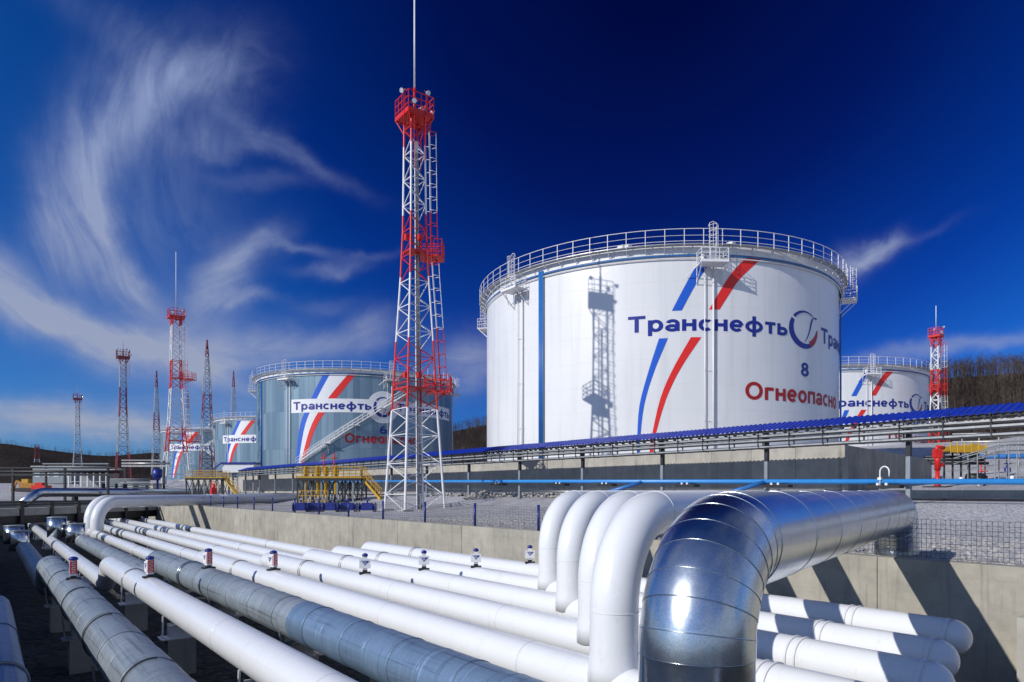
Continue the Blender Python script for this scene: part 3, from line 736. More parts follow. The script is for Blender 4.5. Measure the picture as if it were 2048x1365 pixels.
for px, Y, R, stl, dy, lab in mk: marker(px, Y, R, tocam(px, Y)+dy, stl, lab)

# ------------------------------------------------------------------ dark pipe bridge over the far trench
bx0 = P(-60, HY, 62); bx1 = P(308, HY, 86); bdir = (bx1-bx0).normalized(); bn = Vector((bdir.y, -bdir.x, 0)); mid = (bx0+bx1)/2
t = thing('pipe_bridge', 'dark steel and concrete bridge crossing the far end of the trench', 'bridge', (mid.x, mid.y, 0))
L = (bx1-bx0).length
b = MB(); b.box((mid.x, mid.y, -.50), (L, 1.6, .70), 0, (bdir, bn)); b.build('deck', M['concrete_pale'], t)
b = MB(); b.box((mid.x, mid.y, -1.25), (L, 1.2, .75), 0, (bdir, bn)); b.build('girder', M['black'], t)
b = MB()
for zz in (.18, .42): b.box(Vector((mid.x, mid.y, zz))+bn*.9, (L*1.0, .16, .16), 0, (bdir, bn))
b.build('rail', M['black'], t)
for k_ in range(7):
    q = bx0+bdir*(L*(k_+.3)/7); b = MB(); b.box((q.x+bn.x*.7, q.y+bn.y*.7, (ZF+.5)/2), (.42, .42, -ZF+.5), 0, (bdir, bn)); b.build('column', M['black'], t)
for k_ in range(3):
    q = bx0+bdir*(L*(k_*.33+.22)); b = MB(); b.box((q.x-bn.x*1.2, q.y-bn.y*1.2, ZF/2-.6), (2.6, 1.2, -ZF-1.3), 0, (bdir, bn)); b.build('abutment', M['concrete'], t)

# ------------------------------------------------------------------ cable rack with blue roof
YR = 34.3; XR0, XR1 = -134.0, 8.0
rk = thing('cable_rack', 'long cable rack with blue corrugated roof on grey posts', 'rack', (-40, YR, 0))
ox = -14.9; spc = 7.4
# roof sheets
sheet = MB(); pit = .3; nrib = 4; Ls = pit*nrib
prof = []
for i in range(nrib):
    x = i*pit; prof += [(x, 0), (x+.10, 0), (x+.14, .05), (x+.26, .05)]
prof.append((Ls+.04, 0))
ya, za, yb, zb_ = -.62, CZ+3.20, .62, CZ+3.66
for (xa, ha), (xb, hb) in zip(prof[:-1], prof[1:]):
    sheet.quad((xa, ya, za+ha), (xb, ya, za+hb), (xb, yb, zb_+hb), (xa, yb, zb_+ha))
    sheet.quad((xa, ya, za+ha-.015), (xa, yb, zb_+ha-.015), (xb, yb, zb_+hb-.015), (xb, ya, za+hb-.015))
    sheet.quad((xa, ya, za+ha-.015), (xb, ya, za+hb-.015), (xb, ya, za+hb), (xa, ya, za+ha))
o0 = sheet.build('roof_sheet', M['roofblue']); o0.parent = rk; o0['_o'] = rk['_o']
n = int((XR1-XR0)/Ls)
for i in range(n):
    loc = Vector((XR0+i*Ls, YR, random.uniform(-.008, .008)))-Vector(rk['_o'])
    if i == 0: o0.location = loc
    else: clone(o0, loc, rk)
b = MB()
b.box(((XR0+XR1)/2, YR-.45, CZ+3.14), (XR1-XR0, .09, .12)); b.box(((XR0+XR1)/2, YR+.45, CZ+3.42), (XR1-XR0, .09, .12)); b.build('purlin', M['black'], rk)
for (zz, yy, hh, mm, nm) in ((2.93, -.30, .11, 'pale_steel', 'cable_tray'), (2.68, -.38, .09, 'pale_steel', 'cable_tray'), (2.33, -.30, .08, 'pale_steel', 'cable_tray')):
    b = MB(); b.box(((XR0+XR1)/2, YR+yy, CZ+zz), (XR1-XR0, .30, hh), 0)
    b.box(((XR0+XR1)/2, YR+yy+.02, CZ+zz-hh/2-.035), (XR1-XR0, .26, .06), 1); b.build(nm, [M[mm], M['black']], rk)  # black strip: shade below the sunlit tray put into colour
b = MB(); b.tube([(XR0, YR+.2, CZ+2.75), (XR1, YR+.2, CZ+2.75)], .07, 10); b.tube([(XR0, YR+.3, CZ+2.4), (XR1, YR+.3, CZ+2.4)], .06, 10); b.build('conduit', M['white_steel'], rk)
hb = MB()
hb.box((0, -.1, 0), (.07, 1.1, .07)); hb.beam((0, -.52, -.02), (0, -.52, -.85), .05); hb.beam((0, -.05, -.02), (0, -.05, -.95), .05)
for zz in (-.34, -.58, -.93): hb.box((0, -.25, zz), (.06, .5, .05))
hb.beam((0, -.3, -.02), (.25, -.45, .18), .04)
h0 = None; x = XR0+.5
while x < XR1:
    loc = Vector((x, YR, CZ+3.17))-Vector(rk['_o'])
    if h0 is None:
        h0 = hb.build('hanger', M['black']); h0.parent = rk; h0['_o'] = rk['_o']; h0.location = loc
    else: clone(h0, loc, rk)
    x += 1.85
rb_ = MB(); x = -60.0
while x < XR1: rb_.box((x, YR-.42, CZ+3.06), (.10, .20, .12)); rb_.box((x+.3, YR-.30, CZ+2.98), (.30, .34, .03)); x += .62
rb_.build('cable_clamp', M['black'], rk, kind='stuff')
k = -3
while ox-spc*k > XR0:
    x = ox-spc*k; k += 1
    if x > XR1: continue
    gz = G(x, YR); b = MB(); b.box((x, YR, (gz+CZ+1.55)/2-.1), (.20, .20, CZ+1.55-gz+.2), 0); b.box((x, YR, CZ+2.38), (.20, .20, 1.66), 1)
    b.box((x, YR, gz+.03), (.42, .42, .06), 0)
    b.build('post', [M['grey_steel'], M['black']], rk)  # black upper length: the roof's shadow put into the post colour

# light blue water pipe in front of the rack
pA = PY(2190, 964, YR-.45); pB = PY(640, 963.0, YR-.45)
bp = thing('blue_water_pipe', 'light blue pipe running level below the roofed cable rack', 'pipe', tuple(pA))
b = MB(); b.tube([pA, pB], .125, 16); b.build('pipe_run', M['lightblue'], bp)
for px in (998, 1120, 1213, 1374, 1555, 1770):
    q = PY(px, 963, YR-.45); b = MB(); b.box(q+Vector((0, 0, -.26)), (1.5, .5, .14)); b.build('bracket', M['black'], bp)
    b = MB(); b.box(q+Vector((.12, -.1, -.17)), (.12, .12, .18)); b.box(q+Vector((-.28, -.1, -.17)), (.12, .12, .18)); b.build('saddle', M['white_steel'], bp)
for (pa, pb) in ((( 1283, 965), (1205, 988)), ((1528, 965), (1440, 992))):
    a = PY(*pa, YR-.62); c = PY(pb[0], pb[1], YR-2.2); b = MB(); b.tube([a, c], .12, 14); b.build('branch_pipe', M['midblue'], bp)
# vent hoop on the blue pipe
q = PY(1762, 963, YR-.5); b = MB()
b.tube([q+Vector((0, -.1, -.45)), q+Vector((0, -.1, .45))]+[q+Vector((.21-.21*math.cos(a), -.1, .45+.24*math.sin(a))) for a in [math.pi*i/8 for i in range(1, 9)]]+[q+Vector((.42, -.1, .22))], .035, 8)
b.box(q+Vector((0, -.1, .12)), (.16, .16, .12)); tag(b.build('vent_hoop', M['white_steel'], None, tuple(q)), 'white hooked vent standing on the light blue pipe at the right', 'vent')
# thin grey pipe lower down
a = PY(1420, 977, YR+1.2); c = PY(600, 974, YR+1.2); c.z = a.z-.2
b = MB(); b.tube([PY(1650, 981, YR+1.2), Vector((c.x, c.y, a.z-.5))], .07, 10); tag(b.build('grey_pipe', M['pale_steel'], None, tuple(a)), 'thin grey pipe below the light blue pipe, in front of the bund wall', 'pipe')
b = MB()
for (yy, zz, rr) in ((36.1, .95, .26), (36.6, 1.0, .2)): b.tube([(-24, yy, zz), (-110, yy, zz-.1)], rr, 12)
tag(b.build('black_pipe', M['black'], None, (-40, 36.2, .9)), 'black pipes lying on the ground at the foot of the bund wall', 'pipe')

# ------------------------------------------------------------------ bund wall
YB = 38.3; ztop = CZ+2.52
cB = PY(1690, 889, YB); sd = Vector((-.224, .975, 0)).normalized()
bw = thing('bund_wall', 'long concrete bund wall in front of the storage tanks', 'wall', (cB.x, cB.y, 0))
panel_run(bw, (-235, YB, 0), (cB.x, YB, 0), .3, ztop, .35, 3.0, M['concrete_pale'])
e2 = Vector((cB.x, YB+.0, 0))+sd*26
panel_run(bw, Vector((cB.x-.02, YB+.02, 0)), e2, .3, ztop-.0, .35, 3.0, M['concrete'])
b = MB(); b.box(((cB.x-235)/2-.3, YB+.22, (ztop+.02)/2), (cB.x+235-.8, .12, ztop-.1)); b.build('core', M['concrete'], bw)
# flat kerb at the right; black tube stands in for the shaded channel before it
b = MB(); b.box((-6, 39.45, G(0, 38.5)+.27), (27.5, .5, .52)); tag(b.build('kerb_wall', M['concrete_pale'], None, (-6, 39.4, 1)), 'low concrete kerb edging the raised gravel at the right', 'wall')
b = MB(); b.tube([(-19, 38.2, G(0, 38)-.12), (8, 38.2, G(0, 38)-.12)], .24, 12); tag(b.build('shade_band', M['black'], None, (-6, 38.7, 1)), 'dark tube standing in for the shaded channel along the foot of the kerb at the right', 'pipe')

# ------------------------------------------------------------------ tanks
RT = 20.0; ZTOP = CZ+21.4
def tank_hit(T, px, py):
    a = (px-1024)/F; d = Vector((a*S_-C_, a*C_+S_)); c = Vector((T[0], T[1]))
    A = d.dot(d); B = d.dot(c); D = B*B-A*(c.dot(c)-RT*RT)
    t = (B-math.sqrt(max(0, D)))/A; p = d*t-c
    return math.atan2(p.y, p.x)*RT, CZ+(HY-py)*t/F
def unwrap(s, ref):
    while s-ref > math.pi*RT: s -= 2*math.pi*RT
    while s-ref < -math.pi*RT: s += 2*math.pi*RT
    return s
def cylp(T, s, z, off): a = s/RT; return Vector((T[0]+(RT+off)*math.cos(a), T[1]+(RT+off)*math.sin(a), z))
def strip(T, left, right, off, nsub=14):       # left/right: lists of (s,z) curves with the same count
    def samp(c, t):
        x = t*(len(c)-1); i = min(int(x), len(c)-2); f = x-i
        p = [c[max(i-1, 0)], c[i], c[i+1], c[min(i+2, len(c)-1)]]
        return tuple(.5*((2*p[1][k])+(-p[0][k]+p[2][k])*f+(2*p[0][k]-5*p[1][k]+4*p[2][k]-p[3][k])*f*f+(-p[0][k]+3*p[1][k]-3*p[2][k]+p[3][k])*f**3) for k in (0, 1))
    mb = MB(); W = 6
    base = 0
    for i in range(nsub+1):
        l = samp(left, i/nsub); r = samp(right, i/nsub)
        for j in range(W+1): mb.v.append(cylp(T, l[0]+(r[0]-l[0])*j/W, l[1]+(r[1]-l[1])*j/W, off))
    for i in range(nsub):
        for j in range(W):
            q = i*(W+1)+j; mb.f.append((q, q+1, q+W+2, q+W+1)); mb.m.append(0); mb.sm.append(True)
    return mb
def arc_(cx, cy, rx, ry, a0, a1, n=26): return [(cx+rx*math.cos(R_(a0+(a1-a0)*i/n)), cy+ry*math.sin(R_(a0+(a1-a0)*i/n))) for i in range(n+1)]
TH = .195
GL = {   # painted letters as broad strokes: (advance, strokes)
 'Т': (.80, [[(0, .92), (.80, .92)], [(.40, 0), (.40, .85)]]),
 'р': (.66, [[(.08, -.26), (.08, .72)], arc_(.34, .36, .24, .285, 0, 360)]),
 'а': (.62, [arc_(.31, .46, .22, .18, 165, 0)+[(.53, .0)], arc_(.29, .20, .225, .135, 0, 360)]),
 'н': (.62, [[(.08, 0), (.08, .72)], [(.54, 0), (.54, .72)], [(.08, .38), (.54, .38)]]),
 'с': (.58, [arc_(.33, .36, .25, .285, 48, 312)]),
 'е': (.64, [arc_(.33, .36, .25, .285, 4, 318), [(.10, .36), (.58, .36)]]),
 'ф': (.92, [[(.46, -.26), (.46, 1.0)], arc_(.46, .36, .37, .285, 0, 360)]),
 'т': (.60, [[(0, .645), (.60, .645)], [(.30, 0), (.30, .60)]]),
 'ь': (.60, [[(.08, 0), (.08, .72)], [(.08, .42)]+arc_(.33, .25, .19, .172, 90, -90, 14)+[(.08, .078)]]),
 'О': (.94, [arc_(.46, .50, .38, .42, 0, 360, 36)]),
 'г': (.50, [[(.08, 0), (.08, .72)], [(.08, .645), (.50, .645)]]),
 'о': (.66, [arc_(.33, .36, .25, .285, 0, 360)]),
 'п': (.62, [[(.08, 0), (.08, .72)], [(.54, 0), (.54, .72)], [(.08, .645), (.54, .645)]]),
 '8': (.62, [arc_(.31, .715, .19, .195, 0, 360), arc_(.31, .28, .225, .22, 0, 360)]),
 '6': (.62, [arc_(.31, .29, .225, .22, 0, 360), arc_(.50, .42, .415, .50, 180, 100, 14)]),
 '0': (.64, [arc_(.32, .5, .23, .42, 0, 360)]), '1': (.36, [[(.24, 0), (.24, 1.0)], [(.24, .92), (.02, .74)]]),
 '4': (.66, [[(.50, 0), (.50, 1.0)], [(.46, .94), (.05, .28), (.66, .28)]]), '2': (.62, [arc_(.31, .68, .22, .24, 170, -20, 14)+[(.06, .085), (.60, .085)]]),
}
def wrap_text(T, txt, s0, s1, z0, z1, m, parent, off):
    gap = .13; adv = sum(GL[c][0] for c in txt)+gap*(len(txt)-1); kx = (s1-s0)/adv; kz = z1-z0; x = 0; lay = 0
    for c in txt:
        w, strokes = GL[c]; mb = MB()
        for li, st in enumerate(strokes):
            pts = []
            for p, q in zip(st[:-1], st[1:]):
                n = max(1, int(math.hypot((q[0]-p[0])*kx, (q[1]-p[1])*kz)/.35)) if len(st) < 8 else 1
                pts += [(p[0]+(q[0]-p[0])*i/n, p[1]+(q[1]-p[1])*i/n) for i in range(n)]
            pts.append(st[-1]); closed = math.hypot(st[0][0]-st[-1][0], st[0][1]-st[-1][1]) < 1e-6
            base = len(mb.v); k = len(pts)
            for i, p in enumerate(pts):
                a = pts[i-1] if i else (pts[-2] if closed else None); b = pts[i+1] if i < k-1 else (pts[1] if closed else None)
                if a is None: a = p
                if b is None: b = p
                dx, dy = b[0]-a[0], b[1]-a[1]; L = math.hypot(dx, dy) or 1; nx_, ny_ = -dy/L, dx/L
                for f in (-1, 1):
                    u = p[0]+nx_*TH/2*f; v = p[1]+ny_*TH/2*f; mb.v.append(cylp(T, s0+(x+u)*kx, z0+v*kz, off+.004*li))
            for i in range(k-1): q = base+i*2; mb.f.append((q, q+2, q+3, q+1)); mb.m.append(0); mb.sm.append(True)
        mb.build('letter', m, parent); x += w+gap
def emblem(T, s, z, w, h, parent, off):
    def crescent(a0, a1, tf, n=20, rx=1.0):
        mb = MB(); 
        for i in range(n+1):
            t = i/n; a = R_(a0+(a1-a0)*t); th_ = tf(t); ro = 1.0; ri = 1.0-th_
            for r in (ro, (ro+ri)/2, ri): mb.v.append(cylp(T, s+math.cos(a)*r*w/2, z+math.sin(a)*r*h/2, off))
        for i in range(n):
            for j in range(2):
                q = i*3+j; mb.f.append((q, q+1, q+4, q+3)); mb.m.append(0); mb.sm.append(True)
        return mb
    crescent(48, 138, lambda t: .04+.13*t).build('emblem', M['letter_blue'], parent)
    crescent(146, 300, lambda t: .22+.10*math.sin(math.pi*t)).build('emblem', M['letter_blue'], parent)
    crescent(298, 366, lambda t: .32*(1-t*t*.75)).build('emblem', M['letter_red'], parent)
    ctr = [(.92, .70), (.66, .72), (.50, .45), (.38, .05), (.22, -.35), (.02, -.66)]; wd = [.03, .06, .055, .045, .035, .015]
    cv = lambda k_: [(s+(x+k_*w_)*w/2, z+(y+k_*w_*.5*(1 if i < 2 else 0)+(k_*w_*1.2 if i < 1 else 0))*h/2) for i, ((x, y), w_) in enumerate(zip(ctr, wd))]
    strip(T, cv(-1), cv(1), off, 24).build('emblem', M['letter_blue'], parent)

T8 = (-56.6, 63.9); T6 = (-138.0, 62.8); T4 = (-231.6, 77.8); T2 = (-288.0, 72.5); T10 = (-77.4, 136.6)
def conv(T, pts, ref): return [(unwrap(tank_hit(T, *p)[0], ref), tank_hit(T, *p)[1]) for p in pts]
def make_tank(T, white, lab, zb, detail=True):
    t = thing('storage_tank', lab, 'storage tank', (T[0], T[1], zb), 'round oil storage tanks')
    n = 144; mb = MB()
    zs = [zb, ZTOP+.0]
    for z in (zb, ZTOP):
        for i in range(n): a = 2*math.pi*i/n; mb.v.append(Vector((T[0]+RT*math.cos(a), T[1]+RT*math.sin(a), z)))
    for i in range(n): j = (i+1) % n; mb.f.append((i, j, n+j, n+i)); mb.m.append(0); mb.sm.append(True)
    mb.build('shell', M['tank_white'] if white else M['tank_grey'], t)
    # shallow dome roof
    mb = MB(); prof = [(RT+.12, ZTOP), (RT+.12, ZTOP+.75), (RT-.1, ZTOP+.8), (RT-.15, ZTOP+.75)]+[(RT*(1-k/6), ZTOP+.75+2.0*math.sin(math.pi/2*k/6)) for k in range(1, 7)]
    for (r, z) in prof:
        for i in range(n): a = 2*math.pi*i/n; mb.v.append(Vector((T[0]+max(r, .02)*math.cos(a), T[1]+max(r, .02)*math.sin(a), z)))
    for k in range(len(prof)-1):
        for i in range(n): j = (i+1) % n; mb.f.append((k*n+i, k*n+j, (k+1)*n+j, (k+1)*n+i)); mb.m.append(0); mb.sm.append(k > 2)
    mb.build('roof', M['tank_white'] if white else M['plate_white'], t)
    # walkway + guard rail
    mb = MB(); mb.ring((T[0], T[1], ZTOP+.72), UP, RT+.55, .42, 96, 4, 0, .05); mb.build('walkway', M['pale_steel'], t)
    gr = MB()
    for (rr, zz, r_) in ((RT+.85, 2.05, .035), (RT+.85, 1.45, .022), (RT+.85, .95, .03)): gr.ring((T[0], T[1], ZTOP+zz), UP, rr, r_, 96, 5)
    g = gr.build('guard_rail', M['white_steel'], t)
    np_ = 76; pmb = MB(); pmb.beam((0, 0, .6), (0, 0, 2.05), .055); pmb.beam((0, 0, .75), (-.35, 0, .35), .05)
    pmb.beam((-.7, 0, .1), (-.05, 0, .72), .05)
    p0 = None
    for i in range(np_):
        a = 2*math.pi*(i+.3)/np_; loc = Vector(((RT+.85)*math.cos(a), (RT+.85)*math.sin(a), ZTOP-zb))
        if p0 is None:
            p0 = pmb.build('rail_post', M['white_steel']); o = p0; o.parent = g; o['_o'] = t['_o']; o.location = loc
        else: o = clone(p0, loc, g)
        o.rotation_euler = (0, 0, a)
    mb = MB(); mb.ring((T[0], T[1], ZTOP-.12), UP, RT+.14, .075, 120, 6); mb.build('ring_pipe', M['midblue'], t)
    mb = MB(); mb.ring((T[0], T[1], ZTOP-.38), UP, RT+.16, .06, 120, 6); mb.build('ring_pipe', M['white_steel'], t)
    return t
def foam_platform(T, t, a, zb, pipes=True, white=True):
    rad = Vector((math.cos(a), math.sin(a), 0)); tan = Vector((-math.sin(a), math.cos(a), 0)); c = Vector((T[0], T[1], 0))
    z0 = ZTOP-1.15; p = c+rad*(RT+.95); ax = (rad, tan)
    root = MB(); root.box(p+Vector((0, 0, z0)), (1.6, 2.5, .10), 0, ax); root.box(p+rad*.75+Vector((0, 0, z0+.1)), (.05, 2.5, .18), 0, ax)
    o = root.build('access_platform', M['white_steel'], t)
    r = MB()
    cs = [p+rad*.76-tan*1.22, p+rad*.76+tan*1.22, p-rad*.6+tan*1.22, p-rad*.6-tan*1.22]
    for zz in (.5, .85, 1.2):
        for i in range(3): r.beam(cs[i]+UP*(z0+zz), cs[(i+1) % 4]+UP*(z0+zz), .04)
        r.beam(cs[3]+UP*(z0+zz), cs[0]+UP*(z0+zz), .04)
    for i in range(4): r.beam(cs[i]+UP*z0, cs[i]+UP*(z0+1.2), .05)
    for f in (.33, .66): r.beam(cs[0].lerp(cs[1], f)+UP*z0, cs[0].lerp(cs[1], f)+UP*(z0+1.2), .04)
    r.build('platform_rail', M['white_steel'], t)
    for s in (-1, 1):
        br = MB(); br.beam(p+rad*.7+tan*s*1.15+UP*(z0-.05), c+rad*(RT+.05)+tan*s*1.15+UP*(z0-1.55), .07); br.beam(p-rad*.8+tan*s*1.15+UP*(z0-.05), c+rad*(RT+.05)+tan*s*1.15+UP*(z0-1.6), .05)
        br.build('platform_brace', M['white_steel'], t)
    br = MB(); br.beam(p+rad*.2-tan*1.2+UP*z0, c+rad*(RT+.05)-tan*2.1+UP*(z0-.9), .06); br.build('platform_brace', M['white_steel'], t)
    # caged ladder from the platform up over the rim
    ld = MB(); q = p+rad*.15
    for s in (-1, 1): ld.beam(q+tan*s*.28+UP*z0, q+tan*s*.28+UP*(ZTOP+2.1), .05)
    for i in range(11): ld.beam(q-tan*.28+UP*(z0+.3*i+.2), q+tan*.28+UP*(z0+.3*i+.2), .03)
    for i in range(5):
        zz = ZTOP+.15+.5*i
        pts = [q+rad*(.62*math.sin(math.pi*j/8))+tan*(.42*math.cos(math.pi*j/8))+UP*zz for j in range(9)]; ld.tube(pts, .022, 5)
    for j in (1, 3, 5, 7): u = q+rad*(.62*math.sin(math.pi*j/8))+tan*(.42*math.cos(math.pi*j/8)); ld.beam(u+UP*(ZTOP+.15), u+UP*(ZTOP+2.25), .03)
    ld.tube([q-tan*.42+UP*(ZTOP+2.1), q-tan*.3+UP*(ZTOP+2.45), q+UP*(ZTOP+2.6), q+tan*.3+UP*(ZTOP+2.45), q+tan*.42+UP*(ZTOP+2.1)], .03, 5)
    ld.build('caged_ladder', M['white_steel'], t)
    fc = MB(); w = c+rad*(RT+.35)-tan*.7; fc.tube([w+UP*(z0+.1), w+UP*(z0+1.0)], .17, 14); fc.tube([w+UP*(z0+.8)-rad*.3, w+UP*(z0+.8)+rad*.12], .13, 12); fc.ring(w+UP*(z0+.45), UP, .19, .03, 14); fc.build('foam_chamber', M['white_steel'], t)
    if pipes:
        pp = MB()
        for s_, r_ in ((-.45, .045), (.35, .08)):
            w = c+rad*(RT+.18)+tan*s_; pp.tube([w+UP*(zb), w+UP*(z0)], r_, 8)
        zz = zb+1.5
        while zz < z0-1: 
            pp.beam(c+rad*(RT+.02)-tan*.5+UP*zz, c+rad*(RT+.2)+tan*.5+UP*(zz-.02), .04); zz += 4.6
        pp.build('riser_pipe', M['white_steel'], t)

# --- tank number 8 (large, white)
t8 = make_tank(T8, True, 'large white storage tank numbered 8 with the long blue name', CZ+.2)
ref = tank_hit(T8, 1320, 700)[0]
def h8(*p): return (unwrap(tank_hit(T8, *p)[0], ref), tank_hit(T8, *p)[1])
S8 = {
 'bu': ([(1343.7, 622.3), (1366, 579), (1389.4, 537), (1406, 512)], [(1363.5, 621.5), (1386, 579), (1410, 540), (1428, 513)]),
 'ru': ([(1418, 619.6), (1454, 559.5), (1478, 530), (1503.6, 508)], [(1438.9, 619.6), (1473, 567), (1498, 540), (1532, 510)]),
 'bl': ([(1318, 677.5), (1296, 746), (1279, 811), (1274.5, 873.6), (1274, 905)], [(1336, 676.8), (1307.5, 746), (1288.4, 811), (1281, 872), (1280, 905)]),
 'rl': ([(1381.7, 674.9), (1345.6, 738.5), (1320.8, 797), (1303.7, 871.7), (1299, 905)], [(1402.7, 674.9), (1360.8, 738.5), (1332, 799.4), (1311, 871.7), (1307, 905)])}
for k, (l, r) in S8.items():
    strip(T8, [h8(*p) for p in l], [h8(*p) for p in r], .02).build('stripe', M['stripe_blue'] if k[0] == 'b' else M['stripe_red'], t8)
def z_of(T, px, py): return tank_hit(T, px, py)[1]
s0, z0 = h8(1256, 667); s1, _ = h8(1574, 668); zt_ = h8(1270, 634)[1]
wrap_text(T8, 'Транснефть', s0, s1, z0, zt_, M['letter_blue'], t8, .02)
se, ze = h8(1609, 660); sw_ = h8(1636, 660)[0]-h8(1582, 660)[0]
emblem(T8, se, ze, sw_*1.04, h8(1609, 622)[1]-h8(1609, 698)[1], t8, .02)
s2 = h8(1642, 680)[0]; z2a = h8(1655, 700)[1]; z2b = h8(1652, 656)[1]
wrap_text(T8, 'Транснефть', s2, s2+(s1-s0), z0, zt_, M['letter_blue'], t8, .02)
sa = h8(1602, 740)[0]; sb = h8(1617, 740)[0]; wrap_text(T8, '8', sa, sb, h8(1610, 753)[1], h8(1610, 726)[1], M['letter_blue'], t8, .02)
sa = h8(1491, 785)[0]; sb = h8(1671.5, 790)[0]; wrap_text(T8, 'Огнеопасно', sa, sb, h8(1495, 799)[1], h8(1495, 764)[1], M['letter_red'], t8, .02)
A8 = lambda px: unwrap(tank_hit(T8, px, 600)[0], ref)/RT
for a in (A8(1418), A8(1043), A8(1676.5)+.10, A8(976)-.40): foam_platform(T8, t8, a, CZ+.2)
b = MB(); aB = A8(1085)
for s_, r_ in ((-.20, .12), (.02, .085), (.20, .08)):
    w = cylp(T8, aB*RT+s_, 0, .2); b.tube([w+UP*(CZ+.2), w+UP*(ZTOP+.2)], r_, 12)
b.build('drain_pipe', M['midblue'], t8)
aB = A8(1677.8)+.03; b = MB(); w = cylp(T8, aB*RT, 0, .15); b.tube([w+UP*(CZ+.2), w+UP*ZTOP], .1, 10); b.build('drain_pipe', M['midblue'], t8)
b = MB()
for px in (1240, 1252, 1470):
    w = cylp(T8, A8(px)*RT, ZTOP+.75, -.8); b.box(w+UP*.35, (.7, .5, .7)); 
w = cylp(T8, A8(1462)*RT, ZTOP+1.0, -1.2); b.tube([w-RIGHT*.7, w+RIGHT*1.2], .3, 12)
b.build('roof_vent', M['white_steel'], t8)
# --- tank 10 (white, right) uses the same lettering layout
t10 = make_tank(T10, True, 'white storage tank at the right, partly hidden by the large tank', CZ+.6)
ref10 = tank_hit(T10, 1760, 800)[0]; se10 = unwrap(tank_hit(T10, 1833, 815)[0], ref10); dz = 0.3; ds = se10-se
def shift(pts): return [(h8(*p)[0]+ds, h8(*p)[1]+dz) for p in pts]
for k, (l, r) in S8.items(): strip(T10, shift(l), shift(r), .03).build('stripe', M['stripe_blue'] if k[0] == 'b' else M['stripe_red'], t10)
wrap_text(T10, 'Транснефть', s0+ds, s1+ds, z0+dz, zt_+dz, M['letter_blue'], t10, .03)
emblem(T10, se10, ze+dz, sw_*1.04, h8(1609, 622)[1]-h8(1609, 698)[1], t10, .03)
wrap_text(T10, 'Транснефть', s2+ds, s2+ds+(s1-s0), z0+dz, zt_+dz, M['letter_blue'], t10, .03)
sa_, sb_ = h8(1491, 785)[0]+ds, h8(1671.5, 790)[0]+ds
wrap_text(T10, 'Огнеопасно', sa_, sb_, h8(1495, 799)[1]+dz, h8(1495, 764)[1]+dz, M['letter_red'], t10, .03)
wrap_text(T10, '10', h8(1602, 740)[0]+ds-.8, h8(1617, 740)[0]+ds+.8, h8(1610, 753)[1]+dz, h8(1610, 726)[1]+dz, M['letter_blue'], t10, .03)
A10 = lambda px: unwrap(tank_hit(T10, px, 760)[0], ref10)/RT
for a in (A10(1738), A10(1640), A10(1857)+.1): foam_platform(T10, t10, a, CZ+.6)
